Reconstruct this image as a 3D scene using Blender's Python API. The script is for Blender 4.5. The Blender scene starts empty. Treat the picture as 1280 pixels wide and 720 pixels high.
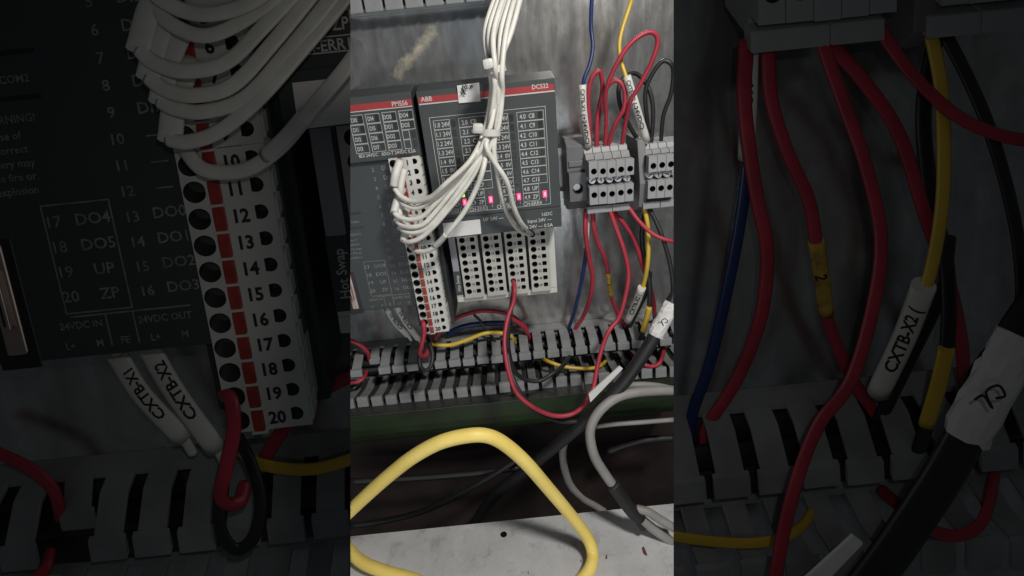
import bpy, bmesh, math, random
from mathutils import Matrix, Vector
random.seed(7)
# ------------------------------------------------------------------ camera, world, lamps
SC = bpy.context.scene
COL = SC.collection
F = 570.0                      # focal length in pixels of the 1280 wide photograph
PITCH = math.radians(24.5)
ROLL = math.radians(5.8)
D = 0.304                      # camera to mounting plate, metres
CAMZ = 0.60
R0 = Vector((1, 0, 0)); F0 = Vector((0, math.cos(PITCH), -math.sin(PITCH))); U0 = Vector((0, math.sin(PITCH), math.cos(PITCH)))
CR = R0 * math.cos(ROLL) - U0 * math.sin(ROLL)
CU = R0 * math.sin(ROLL) + U0 * math.cos(ROLL)
CF = F0
CAM = Vector((0, 0, CAMZ))
cd = bpy.data.cameras.new('camera'); cam = bpy.data.objects.new('camera', cd); COL.objects.link(cam)
cam.matrix_world = Matrix(((CR.x, CU.x, -CF.x, CAM.x), (CR.y, CU.y, -CF.y, CAM.y), (CR.z, CU.z, -CF.z, CAM.z), (0, 0, 0, 1)))
cd.sensor_width = 36; cd.sensor_fit = 'HORIZONTAL'; cd.lens = F / 1280 * 36
cd.clip_start = 0.005; cd.clip_end = 50
SC.camera = cam

wd = bpy.data.worlds.new('World'); SC.world = wd; wd.use_nodes = True
bg = wd.node_tree.nodes['Background']; bg.inputs[0].default_value = (0.86, 0.93, 1.0, 1); bg.inputs[1].default_value = 0.02

def area(name, camloc, target_px, size, power, color, sy=None):
    l = bpy.data.lights.new(name, 'AREA'); l.energy = power; l.color = color
    l.shape = 'RECTANGLE'; l.size = size; l.size_y = sy or size
    o = bpy.data.objects.new(name, l); COL.objects.link(o)
    p = CAM + CR * camloc[0] + CU * camloc[1] + CF * camloc[2]
    t = CAM + (CR * ((target_px[0] - 640) / F) + CU * ((360 - target_px[1]) / F) + CF) * 0.29
    o.location = p
    o.rotation_euler = (t - p).to_track_quat('-Z', 'Y').to_euler()
    return o
area('ceiling_lamp', (0.12, 0.20, -0.10), (660, 440), 0.06, 1.55, (1.0, 0.97, 0.92), 0.04)
area('added_bounce_fill', (-0.05, -0.26, -0.14), (650, 330), 0.36, 0.62, (0.94, 0.97, 1.0), 0.16)  # added fill low in front, stands in for floor bounce on the lower plate
SC.view_settings.view_transform = 'Standard'
SC.view_settings.look = 'None'; SC.view_settings.gamma = 1.0
SC.view_settings.exposure = 0.0
SC.view_settings.use_curve_mapping = False
SC.cycles.max_bounces = 6
try: SC.cycles.use_denoising = True
except Exception: pass

# ------------------------------------------------------------------ frames: panel coordinates u right, v up, w out of the plate
MC = Matrix(((1, 0, 0, 0), (0, 0, -1, D), (0, 1, 0, CAMZ), (0, 0, 0, 1)))
MCI = MC.inverted()
def cam_of(P):                    # world -> camera (right, up, forward)
    q = P - CAM
    return Vector((q.dot(CR), q.dot(CU), q.dot(CF)))
def px_of(uvw):
    c = cam_of(MC @ Vector(uvw))
    return (640 + F * c.x / c.z, 360 - F * c.y / c.z, c.z)
def at(px, py, w):                # w in mm; returns panel coordinates in metres
    d = CR * ((px - 640) / F) + CU * ((360 - py) / F) + CF
    k = (D - w / 1000.0) / d.y
    return Vector((d.x * k, d.z * k, w / 1000.0))
def mpp(px, py, w):               # metres per pixel there
    return px_of(at(px, py, w))[2] / F
# the big dim boards behind: same layout, SB times larger in the picture
S = 1280 / 404.0
SB = 15.0                         # how much farther and larger they stand
P2 = math.atan(math.tan(PITCH) / S)
V2 = U0 * math.cos(P2) - F0 * math.sin(P2)
W2 = -(U0 * math.sin(P2)) - F0 * math.cos(P2)
WS = 0.30 * SB
Z2 = ((D - 0.06) / math.cos(PITCH)) / S * SB
O2 = CAM + F0 * (Z2 + 0.06 * WS / math.cos(P2))
MB2 = Matrix(((R0.x, V2.x, W2.x, O2.x), (R0.y, V2.y, W2.y, O2.y), (R0.z, V2.z, W2.z, O2.z), (0, 0, 0, 1)))
MB2I = MB2.inverted()
def to_back(uvw):                 # panel coordinates -> board coordinates, same place in the enlarged picture
    c = cam_of(MC @ uvw)
    d = CR * (S * c.x / c.z) + CU * (S * c.y / c.z) + CF
    o = O2 + W2 * (uvw.z * WS)
    k = (o - CAM).dot(W2) / d.dot(W2)
    return MB2I @ (CAM + d * k)

# ------------------------------------------------------------------ materials
def mat(name, col, rough=0.5, metal=0.0, bump=0.0, bscale=900.0, var=0.12, vscale=60.0, emit=None, estr=0.0, spec=0.5, dirt=None):
    m = bpy.data.materials.new(name); m.use_nodes = True
    nt = m.node_tree; b = nt.nodes['Principled BSDF']
    b.inputs['Roughness'].default_value = rough; b.inputs['Metallic'].default_value = metal
    b.inputs['Specular IOR Level'].default_value = spec
    tc = nt.nodes.new('ShaderNodeTexCoord')
    n = nt.nodes.new('ShaderNodeTexNoise'); n.inputs['Scale'].default_value = vscale; n.inputs['Detail'].default_value = 5
    nt.links.new(tc.outputs['Object'], n.inputs['Vector'])
    r = nt.nodes.new('ShaderNodeValToRGB')
    r.color_ramp.elements[0].position = 0.3; r.color_ramp.elements[1].position = 0.72
    lo = dirt if dirt else tuple(c * (1 - var) for c in col)
    hi = tuple(min(1, c * (1 + var)) for c in col)
    r.color_ramp.elements[0].color = (*lo, 1); r.color_ramp.elements[1].color = (*hi, 1)
    nt.links.new(n.outputs['Fac'], r.inputs['Fac']); nt.links.new(r.outputs['Color'], b.inputs['Base Color'])
    rr = nt.nodes.new('ShaderNodeMapRange'); rr.inputs['To Min'].default_value = max(0.05, rough - 0.1); rr.inputs['To Max'].default_value = min(1, rough + 0.12)
    nt.links.new(n.outputs['Fac'], rr.inputs['Value']); nt.links.new(rr.outputs['Result'], b.inputs['Roughness'])
    if bump:
        n2 = nt.nodes.new('ShaderNodeTexNoise'); n2.inputs['Scale'].default_value = bscale; n2.inputs['Detail'].default_value = 3
        nt.links.new(tc.outputs['Object'], n2.inputs['Vector'])
        bp = nt.nodes.new('ShaderNodeBump'); bp.inputs['Strength'].default_value = bump; bp.inputs['Distance'].default_value = 0.0005
        nt.links.new(n2.outputs['Fac'], bp.inputs['Height']); nt.links.new(bp.outputs['Normal'], b.inputs['Normal'])
    if emit:
        b.inputs['Emission Color'].default_value = (*emit, 1); b.inputs['Emission Strength'].default_value = estr
    return m
M = {}
M['dark'] = mat('dark_grey_plastic', (0.042, 0.049, 0.050), 0.5, bump=0.25, bscale=2500, var=0.10, vscale=25)
M['darker'] = mat('charcoal_plastic', (0.026, 0.029, 0.031), 0.5, bump=0.2, bscale=2500)
M['black'] = mat('black_plastic', (0.012, 0.012, 0.013), 0.42)
M['hole'] = mat('clamp_metal_and_hole_shade', (0.018, 0.018, 0.017), 0.6)  # dark clamp metal; the same dark colour paints shade inside holes
M['red'] = mat('red_print', (0.33, 0.030, 0.032), 0.45, var=0.08)
M['lever'] = mat('red_lever_plastic', (0.30, 0.036, 0.028), 0.42, var=0.2, vscale=300)
M['print'] = mat('pale_print', (0.50, 0.51, 0.50), 0.6)
M['dimprint'] = mat('worn_pale_print', (0.20, 0.21, 0.205), 0.6, var=0.35, vscale=400)
M['ink'] = mat('black_ink', (0.015, 0.015, 0.017), 0.6)
M['ivory'] = mat('ivory_plastic', (0.54, 0.54, 0.505), 0.45, bump=0.1, var=0.08)
M['cream'] = mat('cream_plastic', (0.44, 0.435, 0.395), 0.48, bump=0.1, var=0.10)
M['paper'] = mat('white_paper', (0.66, 0.65, 0.64), 0.8, bump=0.25, bscale=700, var=0.06)
M['ww'] = mat('white_wire_insulation', (0.70, 0.685, 0.64), 0.40, var=0.08, vscale=140, dirt=(0.58, 0.565, 0.51))
M['sleeve'] = mat('white_marker_sleeve', (0.62, 0.61, 0.57), 0.5, var=0.08, vscale=120)
M['tie'] = mat('nylon_tie', (0.62, 0.61, 0.57), 0.4)
M['rw'] = mat('red_wire_insulation', (0.37, 0.030, 0.050), 0.47, var=0.18, vscale=90)
M['bw'] = mat('blue_wire_insulation', (0.014, 0.030, 0.12), 0.4)
M['yw'] = mat('yellow_wire_insulation', (0.62, 0.42, 0.045), 0.4)
M['ymark'] = mat('worn_yellow_marker', (0.46, 0.31, 0.04), 0.5, var=0.25, vscale=350, dirt=(0.20, 0.13, 0.03))
M['kw'] = mat('black_wire_insulation', (0.016, 0.016, 0.017), 0.48)
M['yc'] = mat('yellow_cable_jacket', (0.98, 0.79, 0.235), 0.5, bump=0.25, bscale=700, var=0.02, vscale=50, dirt=(0.88, 0.66, 0.16))
M['gc'] = mat('grey_cable_jacket', (0.26, 0.25, 0.24), 0.55, var=0.15, vscale=60)
M['tape'] = mat('black_tape', (0.016, 0.016, 0.017), 0.55, bump=0.4, bscale=600)
M['grey'] = mat('grey_terminal_plastic', (0.30, 0.306, 0.312), 0.5, bump=0.1, var=0.11, vscale=90)
M['greyd'] = mat('grey_clamp_plastic', (0.135, 0.135, 0.14), 0.5, bump=0.1)
M['duct'] = mat('grey_duct_plastic', (0.245, 0.252, 0.258), 0.45, bump=0.15, var=0.14, vscale=70, dirt=(0.165, 0.168, 0.17))
M['steel'] = mat('zinc_steel', (0.68, 0.68, 0.69), 0.32, 0.6)
M['brass'] = mat('pinkish_connector_metal', (0.50, 0.41, 0.37), 0.35, 0.7)
M['green'] = mat('green_paint', (0.010, 0.027, 0.006), 0.5, bump=0.3, bscale=250, var=0.3, vscale=30, dirt=(0.011, 0.012, 0.005))
M['shine'] = mat('glossy_dark_strip', (0.035, 0.036, 0.035), 0.22, var=0.2)
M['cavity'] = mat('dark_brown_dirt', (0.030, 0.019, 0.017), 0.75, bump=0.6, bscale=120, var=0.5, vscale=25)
M['pink'] = mat('lit_pink_led', (0.8, 0.1, 0.3), 0.4, emit=(1.0, 0.04, 0.15), estr=1.0)
M['core'] = mat('led_core', (0.9, 0.3, 0.4), 0.4, emit=(1.0, 0.22, 0.36), estr=1.2)
M['glow'] = mat('lit_green_led', (0.3, 0.8, 0.1), 0.4, emit=(0.45, 1.0, 0.12), estr=0.9)
M['led'] = mat('dark_led_window', (0.010, 0.011, 0.011), 0.3)
M['fade'] = mat('lilac_grey_plastic', (0.26, 0.26, 0.29), 0.5)
M['debris'] = mat('rust_chip', (0.14, 0.05, 0.035), 0.7)

def galvanised():
    m = bpy.data.materials.new('galvanised_steel'); m.use_nodes = True
    nt = m.node_tree; b = nt.nodes['Principled BSDF']; L = nt.links
    b.inputs['Metallic'].default_value = 0.82
    tc = nt.nodes.new('ShaderNodeTexCoord')
    def noise(sc, det=5, rough=0.6):
        n = nt.nodes.new('ShaderNodeTexNoise'); n.inputs['Scale'].default_value = sc; n.inputs['Detail'].default_value = det
        n.inputs['Roughness'].default_value = rough
        L.new(tc.outputs['Object'], n.inputs['Vector']); return n
    def ramp(src, stops):
        r = nt.nodes.new('ShaderNodeValToRGB')
        while len(r.color_ramp.elements) < len(stops): r.color_ramp.elements.new(0.5)
        for e, (p, c) in zip(r.color_ramp.elements, stops): e.position = p; e.color = (*c, 1)
        L.new(src, r.inputs['Fac']); return r
    def mix(a, bb, fac, mode='MIX'):
        x = nt.nodes.new('ShaderNodeMix'); x.data_type = 'RGBA'; x.blend_type = mode
        if isinstance(fac, float): x.inputs[0].default_value = fac
        else: L.new(fac, x.inputs[0])
        L.new(a, x.inputs[6]); 
        if isinstance(bb, tuple): x.inputs[7].default_value = (*bb, 1)
        else: L.new(bb, x.inputs[7])
        return x.outputs[2]
    mp = nt.nodes.new('ShaderNodeMapping'); mp.inputs['Scale'].default_value = (1.0, 0.22, 1.0); L.new(tc.outputs['Object'], mp.inputs['Vector'])
    n1 = noise(150, 8, 0.6); L.new(mp.outputs['Vector'], n1.inputs['Vector']); n2 = noise(210, 4); n3 = noise(9, 3)
    vo = nt.nodes.new('ShaderNodeTexVoronoi'); vo.inputs['Scale'].default_value = 260
    L.new(tc.outputs['Object'], vo.inputs['Vector'])
    base = ramp(n1.outputs['Fac'], [(0.30, (0.42, 0.42, 0.41)), (0.5, (0.52, 0.525, 0.52)), (0.68, (0.62, 0.63, 0.62))]).outputs['Color']
    sp = ramp(vo.outputs['Color'], [(0.2, (0.72, 0.72, 0.72)), (0.85, (1, 1, 1))]).outputs['Color']
    c = mix(base, sp, 0.45, 'MULTIPLY')
    tint = ramp(n3.outputs['Fac'], [(0.35, (1.0, 0.93, 0.86)), (0.5, (1, 1, 1)), (0.66, (0.86, 0.96, 1.02))]).outputs['Color']
    c = mix(c, tint, 0.5, 'MULTIPLY')
    # yellowish and bluish reflections painted into the sheet's colour above the modules
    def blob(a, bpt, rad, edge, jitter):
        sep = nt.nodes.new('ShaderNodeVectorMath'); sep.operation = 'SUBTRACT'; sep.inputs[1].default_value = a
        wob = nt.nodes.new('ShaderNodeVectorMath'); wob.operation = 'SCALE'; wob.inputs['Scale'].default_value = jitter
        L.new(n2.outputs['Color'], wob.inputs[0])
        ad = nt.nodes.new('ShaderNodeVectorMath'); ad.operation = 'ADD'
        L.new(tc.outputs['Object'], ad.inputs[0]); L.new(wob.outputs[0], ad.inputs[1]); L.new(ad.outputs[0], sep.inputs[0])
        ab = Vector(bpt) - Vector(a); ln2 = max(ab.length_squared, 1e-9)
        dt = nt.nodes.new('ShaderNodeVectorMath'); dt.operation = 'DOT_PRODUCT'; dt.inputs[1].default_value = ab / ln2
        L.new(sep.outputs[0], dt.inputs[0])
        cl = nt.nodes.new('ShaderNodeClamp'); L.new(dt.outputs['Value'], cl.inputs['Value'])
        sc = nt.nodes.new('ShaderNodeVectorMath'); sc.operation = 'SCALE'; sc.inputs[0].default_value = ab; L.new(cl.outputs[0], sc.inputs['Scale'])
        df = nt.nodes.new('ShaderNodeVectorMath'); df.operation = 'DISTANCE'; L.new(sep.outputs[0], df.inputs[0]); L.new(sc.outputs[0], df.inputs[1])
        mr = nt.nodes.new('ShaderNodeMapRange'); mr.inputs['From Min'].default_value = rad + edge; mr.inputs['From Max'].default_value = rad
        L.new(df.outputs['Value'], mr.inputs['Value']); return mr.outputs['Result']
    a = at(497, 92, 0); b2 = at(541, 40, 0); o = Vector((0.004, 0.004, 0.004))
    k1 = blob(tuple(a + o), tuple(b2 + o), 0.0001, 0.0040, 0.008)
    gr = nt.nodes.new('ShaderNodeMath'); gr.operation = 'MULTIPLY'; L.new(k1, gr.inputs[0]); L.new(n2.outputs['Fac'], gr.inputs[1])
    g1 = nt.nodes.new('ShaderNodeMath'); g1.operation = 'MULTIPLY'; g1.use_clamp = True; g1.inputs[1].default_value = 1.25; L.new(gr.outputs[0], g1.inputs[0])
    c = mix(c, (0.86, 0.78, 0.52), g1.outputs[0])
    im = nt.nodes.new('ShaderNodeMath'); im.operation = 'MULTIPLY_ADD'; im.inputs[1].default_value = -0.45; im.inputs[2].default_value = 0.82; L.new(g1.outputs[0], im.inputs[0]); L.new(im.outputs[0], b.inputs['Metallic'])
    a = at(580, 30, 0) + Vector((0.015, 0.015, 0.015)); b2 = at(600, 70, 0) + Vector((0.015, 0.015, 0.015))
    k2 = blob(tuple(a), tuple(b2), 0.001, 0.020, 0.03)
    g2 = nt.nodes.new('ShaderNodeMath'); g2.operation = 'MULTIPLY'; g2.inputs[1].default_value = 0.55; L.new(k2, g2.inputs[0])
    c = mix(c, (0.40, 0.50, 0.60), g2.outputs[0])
    L.new(c, b.inputs['Base Color'])
    rr = nt.nodes.new('ShaderNodeMapRange'); rr.inputs['To Min'].default_value = 0.15; rr.inputs['To Max'].default_value = 0.31
    L.new(n1.outputs['Fac'], rr.inputs['Value']); L.new(rr.outputs['Result'], b.inputs['Roughness'])
    bp = nt.nodes.new('ShaderNodeBump'); bp.inputs['Strength'].default_value = 0.07; bp.inputs['Distance'].default_value = 0.0006
    L.new(n1.outputs['Fac'], bp.inputs['Height']); L.new(bp.outputs['Normal'], b.inputs['Normal'])
    return m
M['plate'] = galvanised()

def scuffed_paint():
    m = bpy.data.materials.new('scuffed_pale_grey_paint'); m.use_nodes = True
    nt = m.node_tree; b = nt.nodes['Principled BSDF']; L = nt.links
    tc = nt.nodes.new('ShaderNodeTexCoord')
    def noise(sc, det=6, rough=0.65):
        n = nt.nodes.new('ShaderNodeTexNoise'); n.inputs['Scale'].default_value = sc; n.inputs['Detail'].default_value = det; n.inputs['Roughness'].default_value = rough
        L.new(tc.outputs['Object'], n.inputs['Vector']); return n
    n1 = noise(26); n2 = noise(300, 4); n3 = noise(70, 8, 0.75)
    r = nt.nodes.new('ShaderNodeValToRGB'); e = r.color_ramp.elements
    e[0].position = 0.30; e[0].color = (0.44, 0.435, 0.435, 1); e[1].position = 0.62; e[1].color = (0.58, 0.58, 0.59, 1)
    L.new(n1.outputs['Fac'], r.inputs['Fac'])
    r2 = nt.nodes.new('ShaderNodeValToRGB'); e = r2.color_ramp.elements
    e[0].position = 0.34; e[0].color = (0.45, 0.42, 0.41, 1); e[1].position = 0.47; e[1].color = (1, 1, 1, 1)
    L.new(n3.outputs['Fac'], r2.inputs['Fac'])
    mx = nt.nodes.new('ShaderNodeMix'); mx.data_type = 'RGBA'; mx.blend_type = 'MULTIPLY'; mx.inputs[0].default_value = 0.55
    L.new(r.outputs['Color'], mx.inputs[6]); L.new(r2.outputs['Color'], mx.inputs[7])
    L.new(mx.outputs[2], b.inputs['Base Color'])
    b.inputs['Roughness'].default_value = 0.5
    bp = nt.nodes.new('ShaderNodeBump'); bp.inputs['Strength'].default_value = 0.35; bp.inputs['Distance'].default_value = 0.0006
    L.new(n2.outputs['Fac'], bp.inputs['Height']); L.new(bp.outputs['Normal'], b.inputs['Normal'])
    return m
M['ledge'] = scuffed_paint()

# ------------------------------------------------------------------ mesh building in panel coordinates
class MB:
    def __init__(s): s.v = []; s.f = []; s.m = []; s.smooth = False
    def add(s, vs, fs, mi=0):
        n = len(s.v); s.v += [Vector(x) for x in vs]; s.f += [tuple(n + i for i in f) for f in fs]; s.m += [mi] * len(fs); return s
    def box(s, u0, u1, v0, v1, w0, w1, mi=0):
        vs = [(u, v, w) for w in (w0, w1) for v in (v0, v1) for u in (u0, u1)]
        return s.add(vs, [(0, 2, 3, 1), (4, 5, 7, 6), (0, 1, 5, 4), (2, 6, 7, 3), (0, 4, 6, 2), (1, 3, 7, 5)], mi)
    def prism(s, prof, u0, u1, mi=0):      # prof: list of (v, w), counter-clockwise seen from +u
        n = len(prof)
        vs = [(u0, v, w) for v, w in prof] + [(u1, v, w) for v, w in prof]
        fs = [(i, (i + 1) % n, n + (i + 1) % n, n + i) for i in range(n)] + [tuple(range(n - 1, -1, -1)), tuple(range(n, 2 * n))]
        return s.add(vs, fs, mi)
    def tube(s, pts, rad, n=10, cap=True, mi=0):
        k = len(pts)
        if not isinstance(rad, (list, tuple)): rad = [rad] * k
        ring = []; up = None
        vs = []
        for i in range(k):
            t = (pts[min(i + 1, k - 1)] - pts[max(i - 1, 0)])
            if t.length < 1e-9: t = Vector((0, 0, 1))
            t.normalize()
            if up is None:
                up = Vector((0, 0, 1)) if abs(t.z) < 0.9 else Vector((0, 1, 0))
            x = up - t * up.dot(t)
            if x.length < 1e-6: x = t.orthogonal()
            x.normalize(); y = t.cross(x); up = x
            for j in range(n):
                a = 2 * math.pi * j / n
                vs.append(pts[i] + (x * math.cos(a) + y * math.sin(a)) * rad[i])
        fs = [(i * n + j, i * n + (j + 1) % n, (i + 1) * n + (j + 1) % n, (i + 1) * n + j) for i in range(k - 1) for j in range(n)]
        if cap: fs += [tuple(range(n - 1, -1, -1)), tuple((k - 1) * n + j for j in range(n))]
        s.smooth = True
        return s.add(vs, fs, mi)
    def disc_cyl(s, c, r, w0, w1, n=16, mi=0):
        return s.tube([Vector((c[0], c[1], w0)), Vector((c[0], c[1], w1))], r, n, True, mi)
    def cell(s, u0, u1, v0, v1, w, depth, holes_fn, mi=0, hm=1, n=16):
        """a flat cell with one real recess; holes_fn(angle)->radius about (cu, cv)"""
        cu, cv, rf = holes_fn
        angs = [2 * math.pi * i / n for i in range(n)]
        angs += [math.atan2(y - cv, x - cu) % (2 * math.pi) for x in (u0, u1) for y in (v0, v1)]
        angs = sorted(set(round(a, 6) for a in angs))
        outer = []; inner = []
        for a in angs:
            dx, dy = math.cos(a), math.sin(a)
            ts = []
            if dx > 1e-9: ts.append((u1 - cu) / dx)
            if dx < -1e-9: ts.append((u0 - cu) / dx)
            if dy > 1e-9: ts.append((v1 - cv) / dy)
            if dy < -1e-9: ts.append((v0 - cv) / dy)
            t = min(ts); outer.append((cu + dx * t, cv + dy * t, w))
            r = min(rf(a), t * 0.96); inner.append((cu + dx * r, cv + dy * r, w))
        k = len(angs)
        deep = [(x, y, w - depth) for x, y, _ in inner]
        s.add(outer + inner, [(i, (i + 1) % k, k + (i + 1) % k, k + i) for i in range(k)], mi)
        s.add(inner + deep, [(i, (i + 1) % k, k + (i + 1) % k, k + i) for i in range(k)] + [tuple(range(k, 2 * k))], hm)
        # skirt to the back
        back = [(x, y, w - depth * 1.4) for x, y, _ in outer]
        s.add(outer + back, [((i + 1) % k, i, k + i, k + (i + 1) % k) for i in range(k)], mi)
        return s
    def mesh(s, name, mats, base, bevel=0.0):
        me = bpy.data.meshes.new(name)
        me.from_pydata([p - base for p in s.v], [], s.f)
        for m in mats: me.materials.append(M[m])
        for p, i in zip(me.polygons, s.m): p.material_index = i
        bm = bmesh.new(); bm.from_mesh(me)
        bmesh.ops.recalc_face_normals(bm, faces=bm.faces) if not any(m > 0 for m in s.m) else None
        if bevel:
            ed = [e for e in bm.edges if len(e.link_faces) == 2 and e.calc_face_angle(0) > 0.5]
            bmesh.ops.bevel(bm, geom=ed, offset=bevel, segments=2, affect='EDGES', profile=0.6, clamp_overlap=True)
        bm.to_mesh(me); bm.free()
        if s.smooth:
            for p in me.polygons: p.use_smooth = len(p.vertices) <= 4
        return me

THINGS = []          # (root, label, sides)
def root(name, label, cat, base, group=None, near=''):
    o = bpy.data.objects.new(name, None); COL.objects.link(o)
    o.empty_display_size = 0.01
    o.matrix_world = MC @ Matrix.Translation(base)
    o['category'] = cat
    if group: o['group'] = group
    o['base'] = base[:]
    THINGS.append([o, label, near, group, cat])
    return o
def part(name, mb, mats, parent, bevel=0.0, label=None):
    r = parent
    while r.parent: r = r.parent
    base = Vector(r['base'])
    if isinstance(mats, str): mats = [mats]
    o = bpy.data.objects.new(name, mb if isinstance(mb, bpy.types.Mesh) else mb.mesh(name, mats, base, bevel))
    COL.objects.link(o); o.parent = parent
    if label: o['label'] = label
    return o
def copy_part(src, parent, off, name=None):
    c = src.copy(); COL.objects.link(c); c.parent = parent; c.location = off
    return c
def single(name, mb, mats, label, cat, base, group=None, near='', bevel=0.0, kind=None):
    if isinstance(mats, str): mats = [mats]
    o = bpy.data.objects.new(name, mb.mesh(name, mats, base, bevel)); COL.objects.link(o)
    o.matrix_world = MC @ Matrix.Translation(base); o['base'] = base[:]
    if kind: o['kind'] = kind
    else:
        o['category'] = cat
        if group: o['group'] = group
    THINGS.append([o, label, near, group, cat])
    return o
def smooth_path(pts, per=7):
    P = [Vector(p) for p in pts]
    if len(P) < 3:
        return [P[0].lerp(P[-1], i / 4) for i in range(5)]
    E = [P[0] * 2 - P[1]] + P + [P[-1] * 2 - P[-2]]
    out = []
    for i in range(1, len(E) - 2):
        a, b, c, d = E[i - 1:i + 3]
        for k in range(per):
            t = k / per
            out.append(0.5 * ((2 * b) + (c - a) * t + (2 * a - 5 * b + 4 * c - d) * t * t + (3 * b - a - 3 * c + d) * t ** 3))
    out.append(P[-1]); return out
def path(pts, per=7):             # pts: (px, py, w)
    return smooth_path([at(*p) for p in pts], per)
def wire_mb(pts, rpx, n=10, per=7):
    if rpx < 5: pts = [pts[0]] + [(x + random.uniform(-.7, .7), y + random.uniform(-.7, .7), w + random.uniform(-.6, .6)) for x, y, w in pts[1:-1]] + [pts[-1]]
    p = path(pts, per)
    r = [px_of(q)[2] / F * rpx for q in p]
    mr = sum(r) / len(r)
    return MB().tube(p, mr, n), p, mr
FONT_CACHE = {}
def text_mb(s, c, h, ax=Vector((1, 0, 0)), ay=Vector((0, 1, 0)), squeeze=1.0, align='CENTER', thick=0.014, lift=None):
    """lettering centred at panel point c, cap height h (metres); axes in panel coordinates"""
    key = (s, align, thick)
    if key not in FONT_CACHE:
        cu = bpy.data.curves.new('lettering', 'FONT'); cu.body = s; cu.size = 1.0; cu.resolution_u = 2
        cu.align_x = align; cu.offset = thick
        o = bpy.data.objects.new('lettering', cu); COL.objects.link(o)
        dg = bpy.context.evaluated_depsgraph_get()
        me = bpy.data.meshes.new_from_object(o.evaluated_get(dg))
        FONT_CACHE[key] = ([v.co.copy() for v in me.vertices], [tuple(p.vertices) for p in me.polygons])
        bpy.data.objects.remove(o); bpy.data.curves.remove(cu); bpy.data.meshes.remove(me)
    vs, fs = FONT_CACHE[key]
    k = h / 0.70
    mb = MB()
    if lift is None: mb.add([c + ax * (p.x * k * squeeze) + ay * ((p.y - 0.35) * k) for p in vs], fs)
    else: mb.add([lift(p.x * k * squeeze, (p.y - 0.35) * k) for p in vs], fs)
    return mb
def text_px(s, px, py, w, hpx, parent, m='print', squeeze=1.0, align='CENTER', ax=None, ay=None):
    c = at(px, py, w); h = hpx * mpp(px, py, w) / 0.95
    mb = text_mb(s, c, h, ax or Vector((1, 0, 0)), ay or Vector((0, 1, 0)), squeeze, align)
    return part('lettering', mb, m, parent)
def frame_lines(mb, u0, u1, v0, v1, w, t):
    mb.box(u0, u1, v1 - t, v1, w - 0.00005, w + 0.0001); mb.box(u0, u1, v0, v0 + t, w - 0.00005, w + 0.0001)
    mb.box(u0, u0 + t, v0 + t, v1 - t, w - 0.00005, w + 0.0001); mb.box(u1 - t, u1, v0 + t, v1 - t, w - 0.00005, w + 0.0001)

# ------------------------------------------------------------------ the setting
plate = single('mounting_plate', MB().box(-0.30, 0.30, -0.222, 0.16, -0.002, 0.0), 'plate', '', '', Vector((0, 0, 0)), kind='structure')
# ledge in front at the bottom, horizontal painted sheet with a drilled hole
e0 = at(640, 650, 88); VL = e0.y; WL = 0.088
def on_v(px, py, v):
    d = CR * ((px - 640) / F) + CU * ((360 - py) / F) + CF
    k = v / d.z
    return Vector((d.x * k, v, D - d.y * k))
hc = on_v(629.5, 668, VL)
mb = MB()
# build the top as cells: strips left / right of a small square holding the hole, u along the edge, w towards the camera
def ledge_quad(u0, u1, w0, w1):
    mb.add([(u0, VL, w0), (u1, VL, w0), (u1, VL, w1), (u0, VL, w1)], [(0, 3, 2, 1)])
q = 0.006
ledge_quad(-0.30, hc.x - q, WL, 0.70); ledge_quad(hc.x + q, 0.30, WL, 0.70)
ledge_quad(hc.x - q, hc.x + q, WL, hc.z - q); ledge_quad(hc.x - q, hc.x + q, hc.z + q, 0.70)
N = 24; rim = []; sq = []
for i in range(N):
    a = 2 * math.pi * i / N + math.pi / 4
    dx, dz = math.cos(a), math.sin(a); t = q / max(abs(dx), abs(dz))
    sq.append((hc.x + dx * t, VL, hc.z + dz * t)); rim.append((hc.x + dx * 0.0022, VL, hc.z + dz * 0.0022))
mb.add(sq + rim, [(i, N + i, N + (i + 1) % N, (i + 1) % N) for i in range(N)])
mb.add(rim + [(x, VL - 0.006, z) for x, _, z in rim], [(i, (i + 1) % N, N + (i + 1) % N, N + i) for i in range(N)] + [tuple(range(N, 2 * N))], 1)  # hole walls and bottom coloured dark in place of shade
mb.add([(-0.30, VL, WL), (0.30, VL, WL), (0.30, VL - 0.02, WL), (-0.30, VL - 0.02, WL)], [(0, 1, 2, 3)])
ledge = single('cabinet_ledge', mb, ['ledge', 'hole'], '', '', Vector((0, VL, WL)), kind='structure')
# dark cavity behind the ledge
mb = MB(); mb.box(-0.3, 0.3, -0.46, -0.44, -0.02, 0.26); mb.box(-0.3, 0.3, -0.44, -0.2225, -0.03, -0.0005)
single('cabinet_cavity', mb, 'cavity', '', '', Vector((0, -0.45, 0.1)), kind='structure')

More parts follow.
